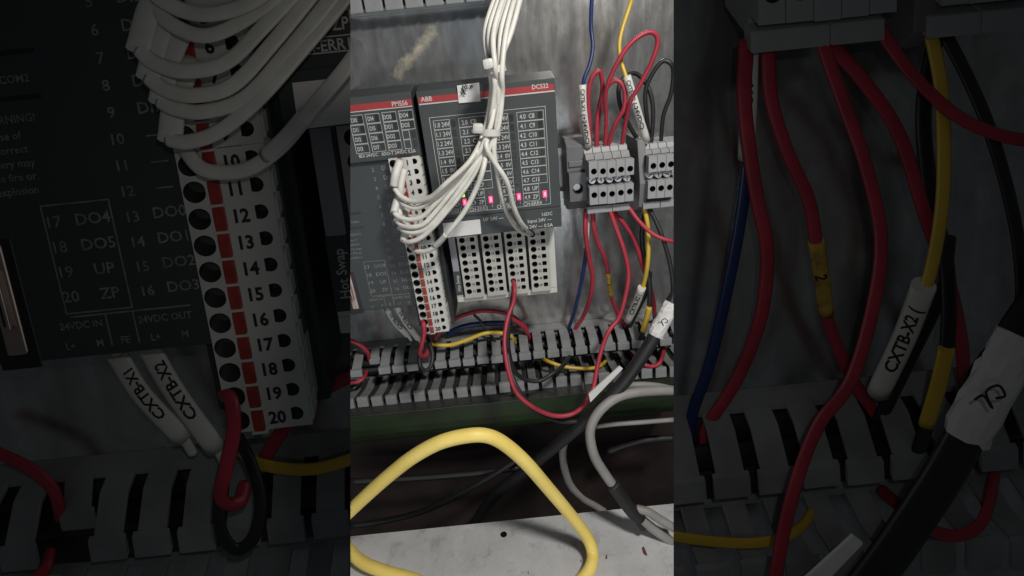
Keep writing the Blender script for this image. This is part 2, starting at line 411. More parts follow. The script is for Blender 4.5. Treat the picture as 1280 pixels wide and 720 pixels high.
# ------------------------------------------------------------------ cable duct below and above
v0 = at(653, 407.5, 0).y
def duct(name, label, v_in, pitch, u_first, count, sgn, bent, near, wtip=0.043, wb=0.009, base_back=0.0):
    pass
PIT = 18.5 * mpp(655, 445, 43)
def finger_mesh(sgn, width, lip, wb=0.009, wk=0.026, wt=0.044, drop=0.0065, t=0.0016, liph=0.0048):
    """one duct finger centred on u=0, root at v=0; sgn=-1: bends down, +1 bends up"""
    mb = MB(); h = width / 2
    prof = [(0, wb), (0, wk), (sgn * drop, wt), (sgn * drop - sgn * 0.0, wt + 0.0001)]
    a = [(0, wb), (0, wk), (sgn * drop, wt)]
    b = [(-t * 1.0 if sgn < 0 else -t, wb), (-t if sgn < 0 else -t, wk - 0.0006), (sgn * drop - t, wt - 0.0006)]
    poly = a + b[::-1]
    mb.prism(poly, -h, h)
    hl = lip / 2
    e = sgn * drop
    mb.prism([(e + 0.0006, wt - 0.001), (e + 0.0003, wt + 0.0012), (e - liph, wt + 0.0022), (e - liph, wt - 0.0006), (e - 0.0018, wt - 0.0010)], -hl, hl)
    return mb.mesh('finger', ['duct'], Vector((0, 0, 0)), 0.0003)
du = at(650 + 7, 447, 44).x          # centre of one finger tip
r = root('cable_duct', 'grey slotted cable duct running below the modules', 'cable duct', Vector((0, v0 - 0.013, 0)), near='LR')
mb = MB(); mb.box(-0.20, 0.20, v0 - 0.0016, v0, 0.0002, 0.009)
part('upper_wall', mb, 'duct', r, 0.0003)
SEP = 0.0255
mb = MB(); mb.box(-0.20, 0.20, v0 - SEP - 0.0016, v0 - SEP, 0.0002, 0.009)
part('lower_wall', mb, 'duct', r, 0.0003)
mb = MB(); mb.box(-0.20, 0.20, v0 - SEP - 0.002, v0 - 0.0018, 0.0003, 0.0017)
part('duct_floor', mb, 'darker', r)
f1 = finger_mesh(-1, 0.0064, 0.0082, wk=0.018, wt=0.030, drop=0.005, liph=0.0045); f2 = finger_mesh(1, 0.0056, 0.0076, wk=0.024, wt=0.041, drop=0.004, liph=0.0066)
k0 = int((at(425, 470, 44).x - du) / PIT) - 1; k1 = int((at(855, 430, 44).x - du) / PIT) + 1
for k in range(k0, k1 + 1):
    for mesh_, dv, j in ((f1, 0, 0), (f2, -SEP, 0.35)):
        o = part('finger', mesh_, 'duct', r)
        if mesh_ is f1 and px_of((du + k * PIT, v0, 0.03))[0] < 463 and px_of((du + k * PIT, v0, 0.03))[0] > 450: o.scale = (1, 1, 0.55)
        o.location = (du + (k + j) * PIT, v0 + dv + random.uniform(-.0002, .0002) - r['base'][1], 0)
        o.rotation_euler = (random.uniform(-.015, .015), 0, random.uniform(-.012, .012))
# duct above, only its lower fingers show
vt = at(520, 11.0, 12).y
r = root('cable_duct', 'grey slotted cable duct along the top edge above the controllers', 'cable duct', Vector((0, vt, 0)))
mb = MB(); mb.box(-0.16, at(648, 5, 30).x, vt + 0.0005, vt + 0.0025, 0.0002, 0.0100); part('lower_wall', mb, 'duct', r, 0.0003)
mb = MB(); mb.box(-0.16, at(648, 5, 30).x, vt + 0.003, vt + 0.04, 0.0003, 0.002); part('duct_floor', mb, 'darker', r)
mb = MB().box(-0.0048, 0.0048, 0.0, 0.0145, 0.0095, 0.0125); fm = mb.mesh('finger', ['duct'], Vector((0, 0, 0)), 0.0005)
tp = 25.2 * mpp(520, 10, 12); tu = at(467.5, 10, 12).x
for k in range(-2, 8):
    o = part('finger', fm, 'duct', r); o.location = (tu + k * tp, 0.0005, 0)

# green painted bar under the duct
ge = at(640, 501.5, 52)
gp = [(ge.y - 0.0003, 0.0), (ge.y - 0.0003, 0.052)] + [(ge.y - 0.012 - 0.030 * math.sin(a_ * math.pi / 16), 0.012 + 0.040 * math.cos(a_ * math.pi / 16)) for a_ in range(9)] + [(ge.y - 0.042, 0.0)]
mb = MB().prism(gp[::-1], -0.28, 0.28)
single('green_bar', mb, 'green', 'dark green painted bar just below the slotted duct', 'bar', Vector((0, ge.y - 0.042, 0.03)))
r_edge = MB().box(-0.28, at(742, 491, 52).x, ge.y, ge.y + 0.0007, 0.0, 0.0525)
single('edge_strip', r_edge, 'shine', 'thin glossy dark strip lying on top of the green bar', 'edge strip', Vector((0, ge.y, 0.03)), bevel=0.0002)

# ------------------------------------------------------------------ programmable controller (left module)
WF = 0.060
cR = at(517.3, 131.7, 60); uR = cR.x; uL = uR - 0.0720
vTop = at(517.5, 114, 60).y; vS = cR.y
vStep = at(484, 200, 60).y; vBot = at(500, 384, 57).y; vFl = at(562, 402, 45).y
r = root('controller_module', 'dark grey controller with white numbered terminal strip', 'controller', Vector(((uL + uR) / 2, vFl, 0)), near='L')
prof = [(vTop + 0.0035, 0.004), (vTop + 0.0035, 0.044), (vTop, WF), (vStep, WF), (vStep - 0.0006, 0.0575), (vBot, 0.0575), (vBot - 0.002, 0.045), (vBot - 0.002, 0.004)]
body = part('body', MB().prism(prof[::-1], uL, uR - 0.0005), 'dark', r, 0.0006)
uT = at(520, 383, 57).x
part('terminal_housing', MB().box(at(515, 385, 57).x, uR + 0.0008, vFl, vStep - 0.0012, 0.004, 0.048), 'darker', r, 0.0008)
def strip(px, py, h_mm, u0, u1, m, parent, w=WF, name='stripe', lift=0.00025):
    c = at(px, py, w * 1000)
    part(name, MB().box(u0, u1, c.y - h_mm / 2000, c.y + h_mm / 2000, w - 0.0002, w + lift), m, parent)
strip(517, 127.6, 3.1, uL, uR - 0.0008, 'red', r, name='red_stripe')
strip(517, 132.2, 0.6, uL, uR - 0.0008, 'print', r, name='white_line')
text_px('PM556', 499.5, 129.2, 60.35, 5.2, r, squeeze=0.92)
# indicator grid
g0 = at(483.3, 146.2, 60); g3 = at(489, 182.3, 60); rowp = (g3.y - g0.y) / 3
ub = [at(438, 145, 60).x, at(456.8, 143.5, 60).x, at(477, 141.3, 60).x, at(498, 140, 60).x, at(516, 138, 60).x]
cw = ub[4] - ub[3]
mb = MB(); names = [['DI0', 'DI1', 'DI2', 'DI3'], ['DI4', 'DI5', 'DI6', 'DI7'], ['DO0', 'DO1', 'DO2', 'DO3'], ['DO4', 'DO5', '', '']]
x0s = [ub[3] - i * (ub[3] - ub[2]) for i in (3, 2, 1, 0)]
for ci in range(4):
    for ri in range(4):
        x0 = x0s[ci]; x1 = x0 + cw * 0.97; vc = g0.y + ri * rowp; hh = abs(rowp) / 2
        small = ci == 3 and ri > 1
        frame_lines(mb, x0, x0 + cw * 0.5 if small else x1, vc - hh + 0.00005, vc + hh - 0.00005, WF + 0.0001, 0.00022)
        lx = x1 - cw * 0.17 if not small else x0 + cw * 0.78
        part('indicator_window', MB().box(lx - 0.0010, lx + 0.0011, vc - 0.0016, vc + 0.0016, WF - 0.0003, WF + 0.0003), 'led', r)
        if names[ci][ri]:
            c = Vector((x0 + cw * 0.33, vc, WF + 0.0003))
            part('lettering', text_mb(names[ci][ri], c, 0.0020, squeeze=0.72), 'print', r)
part('printed_grid', mb, 'print', r)
text_px('8DI 24VDC   6DO-T 24VDC 0.5A', 484, 191.8, 60.3, 3.9, r, 'print', 0.86)
# lower cover print
n2 = at(466, 212, 57.8); n16 = at(496, 361, 57.8)
lab = {13: 'DO0', 14: 'DO1', 15: 'DO2', 16: 'DO3', 10: '-', 11: '-', 12: '-'}
for i in range(2, 17):
    t = (i - 2) / 14; c = n2.lerp(n16, t)
    part('lettering', text_mb(str(i), c, 0.0020), 'dimprint', r)
    s = lab.get(i, 'DI%d' % (i - 2) if i < 10 else '')
    if s == '-': s = '—'
    part('lettering', text_mb(s, c + Vector((0.0068, 0.0003, 0)), 0.0021), 'dimprint', r)
mb = MB()
bl = at(453.6, 327.5, 57.7); br = at(488.5, 368, 57.7)
frame_lines(mb, bl.x, at(481, 325, 57.7).x, br.y, bl.y, 0.0577, 0.00025)
part('printed_frame', mb, 'dimprint', r)
a = at(467.5, 333, 57.8); b = at(474.5, 362.5, 57.8)
for i, (n_, s) in enumerate((('17', 'DO4'), ('18', 'DO5'), ('19', 'UP'), ('20', 'ZP'))):
    c = a.lerp(b, i / 3)
    part('lettering', text_mb(n_, c + Vector((-0.0040, 0, 0)), 0.0022), 'dimprint', r)
    part('lettering', text_mb(s, c + Vector((0.0032, 0, 0)), 0.0022), 'dimprint', r)
mb = MB(); tl = at(459.5, 372.5, 57.7); tr = at(513, 366.5, 57.7); tb = at(480, 384, 57.7)
mb.box(bl.x + 0.0005, tr.x, tl.y, tl.y + 0.00025, 0.0575, 0.0577)
for x in (480.5, 491.5): mb.box(at(x, 376, 57.7).x, at(x, 376, 57.7).x + 0.00025, tb.y + 0.0006, tl.y, 0.0575, 0.0577)
part('printed_table', mb, 'dimprint', r)
for s, x, y in (('24VDC IN', 470, 374.5), ('L+', 466, 383), ('M', 477.5, 381.5), ('FE', 487.5, 380.3), ('24VDC OUT', 503, 371.5), ('L+', 499.5, 379.2), ('M', 511, 378)):
    text_px(s, x, y, 57.8, 2.9, r, 'dimprint', 0.9)
for s, x, y in (('COM2', 443.5, 277.5), ('WARNING!', 441, 293.5), ('Use of', 440.5, 300.2), ('incorrect', 441, 305.7), ('battery may', 441.5, 311.2), ('cause fire or', 441.5, 316.6), ('explosion', 445, 321.8)):
    text_px(s, x, y, 57.8, 3.0, r, 'dimprint', 0.95)
for x, y in ((443, 267), (446, 285)):
    c = at(x, y, 57.8); part('vent_slot', MB().box(c.x - 0.006, c.x + 0.0035, c.y - 0.0004, c.y + 0.0004, 0.0570, 0.0577), 'black', r)
# serial connector at the lower left
c0 = at(434, 341, 57.5); c1 = at(455, 391, 57.5)
part('connector_bay', MB().box(c0.x - 0.004, c1.x, c1.y, c0.y, 0.0570, 0.0579), 'black', r, 0.0008)
p0 = at(430, 343, 58); p1 = at(449.5, 385.5, 58)
part('serial_connector', MB().box(p0.x, p1.x, p1.y, p0.y, 0.0575, 0.0590), 'brass', r, 0.0006)
mb = MB(); s0 = at(436, 352, 59); s1 = at(443.5, 375, 59)
mb.box(s0.x, s1.x, s1.y, s0.y, 0.0588, 0.0612); part('connector_shell', mb, 'brass', r, 0.0006)
mb = MB().box(s0.x, s1.x - 0.001, s1.y + 0.001, s0.y - 0.001, 0.0610, 0.0614); part('connector_insert', mb, 'hole', r)

# the white terminal strip: 20 terminals
WT = 0.063
t1 = at(511.8, 202.8, 63); t20 = at(545.3, 411, 63); tp_ = (t20.y - t1.y) / 19
tu0 = (t1.x + t20.x) / 2
xl = at(517.7, 362, 63).x; xr = at(551.6, 358, 63).x; wdt = xr - xl
hcx = at(522.6, 362, 63).x; lvx = at(530.3, 361, 63).x; nx = at(538.2, 360.5, 63).x; dx_ = at(546, 360, 63).x
vc0 = t1.y; H = abs(tp_)
# cell of one terminal at v=0 -> share
def dshape(a):
    x = math.cos(a)
    r_ = 0.0014
    if x < -0.5: return 0.0009 / -x
    return r_
cm = MB(); um = lvx - 0.0016
cm.cell(xl, um, -H * 0.5, H * 0.5, WT, 0.006, (hcx, 0.0, lambda a: 0.00205), n=20)
cm.cell(nx + 0.0024, xr, -H * 0.5, H * 0.5, WT - 0.0003, 0.004, (dx_, 0.0002, dshape), n=20)
cm.add([(um, -H * .5, WT), (nx + 0.0024, -H * .5, WT - 0.0003), (nx + 0.0024, H * .5, WT - 0.0003), (um, H * .5, WT)], [(0, 1, 2, 3)])
cm.box(xr - 0.0002, xr + 0.0004, -H * 0.36, H * 0.36, WT - 0.008, WT - 0.0012)
tmesh = cm.mesh('terminal', ['ivory', 'hole'], Vector((0, 0, 0)))
lm = MB()
lm.prism([(-H * 0.47, WT - 0.0005), (H * 0.48, WT - 0.0005), (H * 0.48, WT + 0.0005), (H * 0.2, WT + 0.0011), (-H * 0.47, WT + 0.0009)], lvx - 0.0011, lvx + 0.0011)
lmesh = lm.mesh('release_lever', ['lever'], Vector((0, 0, 0)), 0.0004)
gm = MB().box(lvx - 0.0015, lvx + 0.0016, -H * 0.54, -H * 0.47, WT - 0.0005, WT + 0.0012); gmesh = gm.mesh('divider', ['ivory'], Vector((0, 0, 0)), 0.0002)
bw_ = Vector(r['base'])
for half in (0, 1):
    lo = vc0 + tp_ * (8.52 if half == 0 else 19.55); hi = vc0 + (H * 0.55 if half == 0 else tp_ * 8.58)
    part('terminal_block', MB().box(xl + 0.0002, xr - 0.0002, lo, hi, 0.03, WT - 0.0075), 'ivory', r)
for i in range(20):
    v = vc0 + tp_ * i
    o = part('terminal', tmesh, 'ivory', r); o.location = Vector((0, v, 0)) - bw_
    l_ = part('release_lever', lmesh, 'lever', o); d_ = part('divider', gmesh, 'ivory', o)
    if i == 9: o.location.z -= 0.0002; o.location.y -= 0.0002
    tm = text_mb(str(i + 1), Vector((nx, 0, WT + 0.00012)) , 0.0025, squeeze=0.92, thick=0.034)
    me = tm.mesh('lettering', ['ink'], Vector((0, 0, 0)))
    part('lettering', me, 'ink', o)
CTRL = r

# ------------------------------------------------------------------ input output module (right module)
a0 = at(522.5, 131, 60); a1 = at(693.5, 113.7, 60); a3 = at(703, 283, 60)
uA = a0.x; uB = (a1.x + a3.x) / 2; vLn = (a0.y + a1.y) / 2; vB = a3.y
vT2 = at(692, 97.5, 60).y
r = root('io_module', 'dark grey module right of the numbered terminal strip', 'module', Vector(((uA + uB) / 2, vB - 0.045, 0)), near='L')
vSeam = at(702.5, 258, 60).y
prof = [(vT2 + 0.0035, 0.004), (vT2 + 0.0035, 0.046), (vT2, WF), (vSeam + 0.0002, WF), (vSeam, WF - 0.0005), (vSeam - 0.0004, WF - 0.0005), (vSeam - 0.0006, WF), (vB, WF), (vB, 0.004)]
part('body', MB().prism(prof[::-1], uA, uB), 'dark', r, 0.0005)
strip(693, 108.6, 2.9, uA + 0.0006, uB - 0.0006, 'red', r, name='red_stripe')
strip(693.3, 113.6, 0.6, uA + 0.0006, uB - 0.0003, 'print', r, name='white_line')
text_px('DC522', 675, 107.8, 60.35, 5.0, r, squeeze=0.95)
text_px('ABB', 533, 123.6, 60.35, 5.2, r, squeeze=1.0)
# label grid
q0 = at(550.8, 156, 60); q9 = at(572.5, 255.3, 60); rp = (q9.y - q0.y) / 9
def uat(x): return at(x, 156 - 0.101 * (x - 551), 60).x
c1l, c1r, c2l, c2r = uat(542), uat(562.5), uat(573.5), uat(607)
off3 = uat(679.5) - uat(607)       # column 2 -> column 4
cols = []
w1 = c1r - c1l; w2 = c2r - c2l
mb = MB(); hh = abs(rp) / 2
vtop = q0.y + hh
frame_lines(mb, uat(537.8), uat(682.2), q0.y + rp * 10.05 - 0.0002, vtop + 0.0016, WF + 0.0001, 0.00022)
pend = 0.0
for col in range(4):
    even = col in (1, 3)
    x0 = (c1l, c2l, c1l + off3, c2l + off3)[col]
    wd_ = w2 if even else w1
    for ri in range(10):
        vc = q0.y + rp * ri
        wide = wd_ if not (even and ri >= 8) else wd_ * 0.64
        frame_lines(mb, x0, x0 + wide, vc - hh + 0.00003, vc + hh - 0.00003, WF + 0.0001, 0.0002)
        if not even: s = '%d.%d %s' % (col + 1, ri, '24V' if ri < 4 else ' 0V') if ri < 8 else '%d.%d %s' % (col + 1, ri, ' UP' if ri == 8 else ' ZP')
        else: s = '%d.%d  C%d' % (col + 1, ri, ri + (8 if col == 3 else 0)) if ri < 8 else '%d.%d %s' % (col + 1, ri, ' UP' if ri == 8 else ' ZP')
        cxx = x0 + (wd_ * 0.5 if not even else wd_ * (0.38 if ri < 8 else 0.32))
        part('lettering', text_mb(s, Vector((cxx, vc, WF + 0.0003)), 0.0022, squeeze=0.80), 'print', r)
        lx = x0 + wd_ * 0.86 if even else x0 + wd_ + 0.0017
        if ri == 9:
            lx = x0 + wd_ * 0.86 if even else x0 + wd_ + 0.0020
            lv = vc + 0.0009
            part('status_lamp', MB().box(lx - 0.0011, lx + 0.0011, lv - 0.0020, lv + 0.0018, WF - 0.0003, WF + 0.0007), 'pink', r, 0.0003)
            part('lamp_core', MB().box(lx - 0.0005, lx + 0.0006, lv - 0.0011, lv + 0.0011, WF + 0.0006, WF + 0.0009), 'core', r, 0.0002)
            frame_lines(mb, lx - 0.0006, lx + 0.0010, vc - 0.0042, vc - 0.0021, WF + 0.0001, 0.0002) if False else mb.box(lx + 0.0004, lx + 0.0006, vc - 0.0034, vc - 0.0014, WF, WF + 0.0002)
        elif ri == 8 and col == 0:
            part('status_lamp', MB().box(lx - 0.0007, lx + 0.0009, vc - 0.0010, vc + 0.0006, WF - 0.0003, WF + 0.0005), 'glow', r, 0.0002)
        else:
            part('indicator_window', MB().box(lx - 0.0010, lx + 0.0010, vc - 0.0015, vc + 0.0015, WF - 0.0003, WF + 0.0003), 'led', r)
    part('lettering', text_mb('CH-ERR%d' % (col + 1), Vector((x0 + (w1 * 0.36 if not even else w2 * 0.34), q0.y + rp * 9.78, WF + 0.0003)), 0.0020, squeeze=0.9), 'print', r)
part('printed_grid', mb, 'print', r)
for s, x, y, al in (('16DC', 683.5, 267.3, 'CENTER'), ('Input 24V ==', 674.5, 275.2, 'CENTER'), ('Output 24V == 0.5A', 667, 283.2, 'CENTER'), ('UP 24V ==', 616.5, 273.2, 'CENTER')):
    text_px(s.replace('==', '—'), x, y, 60.3, 4.2, r, 'print', 0.92)
# terminal unit below
WU = 0.044
lf = at(559, 302, 44); bl_ = at(572, 378, 44); rt = at(697, 366.5, 44)
uL2 = (lf.x + bl_.x) / 2; vBt = (bl_.y + rt.y) / 2; uR2 = rt.x
hs = part('base_unit', MB().box(uL2, uR2, vBt, vB + 0.012, 0.0035, WU - 0.008), 'darker', r, 0.0004)
part('side_strip', MB().box(uL2 + 0.0004, uL2 + 0.0044, vBt + 0.006, vB + 0.003, WU - 0.009, WU - 0.0005), 'fade', r, 0.0003)
cH = at(569.5, 354, 44)
part('label_plate', MB().box(uL2 + 0.0003, uL2 + 0.0046, cH.y - 0.0085, cH.y + 0.0075, WU - 0.0008, WU), 'dark', r)
part('lettering', text_mb('Hot Swap', Vector((uL2 + 0.0025, cH.y - 0.0004, WU + 0.0001)), 0.0020, Vector((0, 1, 0)), Vector((-1, 0, 0)), 0.95), 'print', r)
part('bottom_rail', MB().box(uL2 + 0.0003, uR2, vBt, vBt + 0.0036, WU - 0.010, WU - 0.0004), 'ivory', r, 0.0004)
part('side_rail', MB().box(uR2 - 0.0042, uR2, vBt + 0.0038, vB + 0.003, WU - 0.010, WU - 0.0004), 'ivory', r, 0.0004)
part('bottom_corner', MB().box(uL2 + 0.0003, uL2 + 0.0044, vBt + 0.0038, vBt + 0.0075, WU - 0.010, WU - 0.0004), 'ivory', r, 0.0003)
for col, (ha, hb) in enumerate((((577.8, 300.5), (586.2, 364.7)), ((608, 298.3), (614.2, 362)), ((636.7, 295.2), (642.2, 360)), ((665.8, 293), (670.3, 356.7)))):
    A = at(*ha, 46); B = at(*hb, 46); tp2 = (B.y - A.y) / 7; ux = (A.x + B.x) / 2
    H2 = abs(tp2); wl, wr, sx = 0.0029, 0.0092, 0.0060
    cm = MB()
    for i in range(-1, 8):
        v = A.y + tp2 * i
        cm.cell(ux - wl, ux + 0.0034, v - H2 / 2, v + H2 / 2, 0.046, 0.006, (ux, v, lambda a: 0.00175), n=14)
        cm.cell(ux + 0.0034, ux + wr, v - H2 / 2, v + H2 / 2, 0.046, 0.005, (ux + sx, v, lambda a: 0.00135 / max(abs(math.cos(a)), abs(math.sin(a)))), n=12)
    cm.box(ux - wl, ux + wr, B.y - H2 * 0.9, B.y - H2 / 2 , 0.036, 0.046)
    tc_ = part('terminal_column', cm, ['cream', 'hole'], r)
    for i in range(8):
        part('lettering', text_mb('%d%d' % (col + 1, i + 2), Vector((ux + 0.0031, A.y + tp2 * i, 0.0462)), 0.0016, squeeze=0.75), 'ink', tc_)

# sticker and tag lie on the module
def sticker(name, label, cat, corners, w, near='', curl=0.0):
    P = [at(x, y, w) for x, y in corners]; c = sum(P, Vector()) / 4
    mb = MB(); n = 6; vs = []
    for i in range(n + 1):
        for j in range(n + 1):
            a, b = i / n, j / n
            p = (P[0] * (1 - a) + P[1] * a) * (1 - b) + (P[3] * (1 - a) + P[2] * a) * b
            p.z += curl * (a * a * b * b + (1 - b) ** 2 * 0.4) + 0.00005 * math.sin(i * 2.1 + j)
            vs.append(p)
    m1 = n + 1
    fs = [(i * m1 + j, i * m1 + j + 1, (i + 1) * m1 + j + 1, (i + 1) * m1 + j) for i in range(n) for j in range(n)]
    back = [p - Vector((0, 0, 0.00015)) for p in vs]
    mb.add(vs, [f[::-1] for f in fs]); mb.add(back, fs)
    return single(name, mb, 'paper', label, cat, c, near=near)
sticker('blank_sticker', 'blank white sticker beside the numbered terminal strip', 'sticker', [(553.3, 279), (600, 274), (601.7, 291.7), (555.8, 297.5)], 60.6, near='L', curl=0.0006)
tg = sticker('paper_tag', 'small white paper tag with handwriting stuck over the red stripe', 'tag', [(571.3, 107), (599, 103), (600.8, 126.5), (573.5, 129)], 60.8, curl=0.0012)
tb_ = Vector(tg['base'])
for s, x, y, h in (('AE', 581, 108.5, 6), ('X', 578.5, 114.5, 6.5), ('K', 581, 115.5, 5), ('M', 589, 108, 4)):
    c = at(x, y, 62.2); hm = h * mpp(x, y, 61)
    k = random.uniform(-.2, .3)
    o = bpy.data.objects.new('handwriting', text_mb(s, c, hm, Vector((math.cos(k), math.sin(k), 0)), Vector((-math.sin(k), math.cos(k), 0)), 0.9).mesh('handwriting', ['ink'], tb_))
    COL.objects.link(o); o.parent = tg

# ------------------------------------------------------------------ rail, end clamp, terminal blocks
ra = at(705, 184, 8); rb = at(705, 247, 8)
mb = MB(); pr = [(ra.y, 0.0078), (ra.y, 0.0088), (ra.y - 0.0045, 0.0088), (ra.y - 0.0045, 0.0010), (rb.y + 0.0045, 0.0010), (rb.y + 0.0045, 0.0088), (rb.y, 0.0088), (rb.y, 0.0078), (rb.y + 0.0038, 0.0078), (rb.y + 0.0038, 0.0001), (ra.y - 0.0038, 0.0001), (ra.y - 0.0038, 0.0078)]
mb.prism(pr, uB - 0.03, at(870, 210, 8).x)
single('mounting_rail', mb, 'steel', 'zinc plated mounting rail carrying the grey terminal blocks', 'rail', Vector((at(720, 215, 4).x, (ra.y + rb.y) / 2, 0.0)), near='')
e0_ = at(709, 173, 22); e1 = at(731.5, 262, 22)
ex0, ex1 = at(713, 215, 30).x, at(733.5, 215, 30).x
r = root('end_clamp', 'dark grey rail end clamp with a screw hole left of the red wired terminals', 'end clamp', Vector(((ex0 + ex1) / 2, e1.y, 0.009)), near='')
vA, vC, vD, vE = at(722, 172, 26).y, at(722, 205, 34).y, at(722, 250, 34).y, at(724, 262, 26).y
vm1, vm2 = at(722, 183, 34).y, at(722, 216, 34).y
mb = MB(); mb.prism([(vA, 0.009), (vA, 0.022), (vm1, 0.030), (vm2, 0.030), (vm2 - 0.001, 0.027), (vD, 0.027), (vE, 0.024), (vE, 0.009)][::-1], ex0 - 0.002, ex1)
part('clamp_body', mb, 'greyd', r, 0.0006)
hc_ = at(722.5, 236, 34.4)
cm = MB(); cm.cell(ex0 - 0.0015, ex1 - 0.0003, hc_.y - 0.0075, vm2, 0.0345, 0.006, (hc_.x, hc_.y, lambda a: 0.0031), n=20)
part('screw_well', cm, ['greyd', 'hole'], r)
part('clamp_screw', MB().disc_cyl((hc_.x, hc_.y), 0.0022, 0.026, 0.0292), 'steel', r)
part('clamp_rib', MB().box(ex0 - 0.001, ex1 - 0.002, vm2 + 0.003, vm2 + 0.0065, 0.029, 0.0312), 'greyd', r, 0.0005)

def terminal_group(tops, bots, screws, capys, label_fn, near, wire_names=None):
    """tops/bots/screws: hole pixel positions per terminal"""
    n = len(tops); pit = (at(*tops[-1], 45).x - at(*tops[0], 45).x) / max(1, n - 1)
    out = []
    for i in range(n):
        T = at(*tops[i], 45); B = at(*bots[i], 45); Sx = at(*screws[i], 39)
        ux = at(*tops[0], 45).x + i * pit
        x, y = tops[i]
        va = at(x - 1, capys[0] - 0.1 * (x - tops[0][0]), 30).y
        vb = at(x - 1, capys[1] - 0.1 * (x - tops[0][0]), 33).y
        vc_ = at(x - 1, capys[2] - 0.1 * (x - tops[0][0]), 38).y
        u0 = ux - pit * 0.5 + 0.00012; u1 = ux + pit * 0.5 - 0.00012
        rt_ = root('terminal_block', label_fn(i), 'terminal block', Vector((ux, (T.y + B.y) / 2, 0.009)), None, near)
        vt_ = T.y + 0.0050; vm = T.y - 0.0038; vn = B.y + 0.0047; vq = B.y - 0.0056
        prof = [(va, 0.009), (va, 0.026), (va - 0.0006, 0.030), (vb, 0.0315), (vb, 0.0342), (vc_, 0.0372), (vt_ , 0.0375), (vt_, 0.0400), (vm, 0.0400), (vm - 0.0003, 0.029), (vn + 0.0003, 0.029), (vn, 0.0400), (vq, 0.0400), (vq - 0.0006, 0.036), (vq - 0.005, 0.034), (vq - 0.005, 0.009)]
        part('housing', MB().prism(prof[::-1], u0, u1), 'grey', rt_, 0.00025)
        cm = MB(); cm.cell(u0, u1, vm, vt_, 0.0452, 0.0052, (ux + 0.0003, T.y - 0.0004, lambda a: 0.0017), n=20)
        part('entry_funnel', cm, ['grey', 'hole'], rt_)
        cm = MB(); cm.cell(u0, u1, vq, vn, 0.0452, 0.0052, (ux + 0.0003, B.y, lambda a: 0.0017), n=20)
        part('entry_funnel', cm, ['grey', 'hole'], rt_)
        Sx = at(*screws[i], 43)
        sc = MB().disc_cyl((Sx.x, Sx.y), 0.0019, 0.0285, 0.0430, 16)
        so = part('screw', sc, 'steel', rt_)
        part('screw_slot', MB().add([Vector((Sx.x, Sx.y, 0.04305)) + Vector((math.cos(0.7 + i) * a - math.sin(0.7 + i) * b, math.sin(0.7 + i) * a + math.cos(0.7 + i) * b, 0)) for a, b in ((-.0014, -.0003), (.0014, -.0003), (.0014, .0003), (-.0014, .0003))], [(0, 1, 2, 3)]), 'hole', so)
        out.append((ux, va, vq, pit))
    return out
GT = [(741.7, 213.5), (753.2, 213.2), (764.4, 212.4), (775.7, 211), (787, 210)]
GB = [(741.8, 244), (752.8, 243), (763, 242.5), (774.5, 241), (785.7, 239.5)]
GS = [(740.5, 225.5), (751.3, 225), (762.3, 224.2), (773, 223.3), (784, 222.6)]
orders = ['first', 'second', 'third', 'fourth', 'fifth']
g1 = terminal_group(GT, GB, GS, (183.5, 191.8, 200), lambda i: 'grey terminal block, %s from left in row of five' % orders[i], 'R')
HT = [(816, 206.6), (827, 205.4), (838, 204.4), (849, 203.4)]
HB = [(813.6, 236.2), (824.2, 235.4), (835.4, 234.3), (846, 233.2)]
HS = [(812.6, 219), (823.3, 218.3), (834.2, 217.4), (845, 216.4)]
g2 = terminal_group(HT[:4], HB[:4], HS[:4], (178, 186.5, 194), lambda i: 'grey terminal block, %s from left in right hand row' % orders[i], 'R')
def bar(x0, y0, x1, y1, label):
    A = at(x0, y0, 40); B = at(x1, y1, 40)
    single('marker_bar', MB().box(A.x, B.x, A.y - 0.0042, A.y, 0.0345, 0.0415), 'grey', label, 'marker bar', Vector(((A.x + B.x) / 2, A.y - 0.002, 0.036)), near='R', bevel=0.0003)
bar(733.6, 258.2, 764.7, 255, 'longer grey marker bar clipped under the five terminals')
bar(765.2, 255, 786.3, 252.8, 'shorter grey marker bar clipped under the five terminals')
bar(803.2, 252.4, 824.2, 250.3, 'grey marker bar under first two right hand terminals')
bar(825, 250.2, 850, 247.5, 'grey marker bar at the right edge under the terminals')
# dark end plate and knob between the two rows
A = at(799, 176, 36); B = at(805.5, 268, 36)
mb = MB().prism([(A.y + 0.001, 0.009), (A.y, 0.034), (B.y + 0.020, 0.041), (B.y + 0.006, 0.040), (B.y, 0.030), (B.y, 0.009)][::-1], at(797, 220, 36).x, at(806.5, 220, 36).x)
single('end_plate', mb, 'greyd', 'dark end plate between the two rows of terminals', 'end plate', Vector((at(801, 220, 20).x, B.y, 0.009)), bevel=0.0004, near='R')
rc = at(793, 205, 14)
r = root('rail_spacer', 'grey rail spacer with round black knob between the terminal rows', 'spacer', Vector((rc.x, rc.y, 0.009)))
part('spacer_body', MB().box(at(788, 200, 14).x, at(799, 200, 14).x, at(793, 243, 14).y, at(793, 182, 14).y, 0.009, 0.016), 'greyd', r, 0.0004)
k_ = at(793.5, 230, 30); part('knob', MB().disc_cyl((k_.x, k_.y), 0.0036, 0.0155, 0.030, 20), 'black', r, 0.0006)

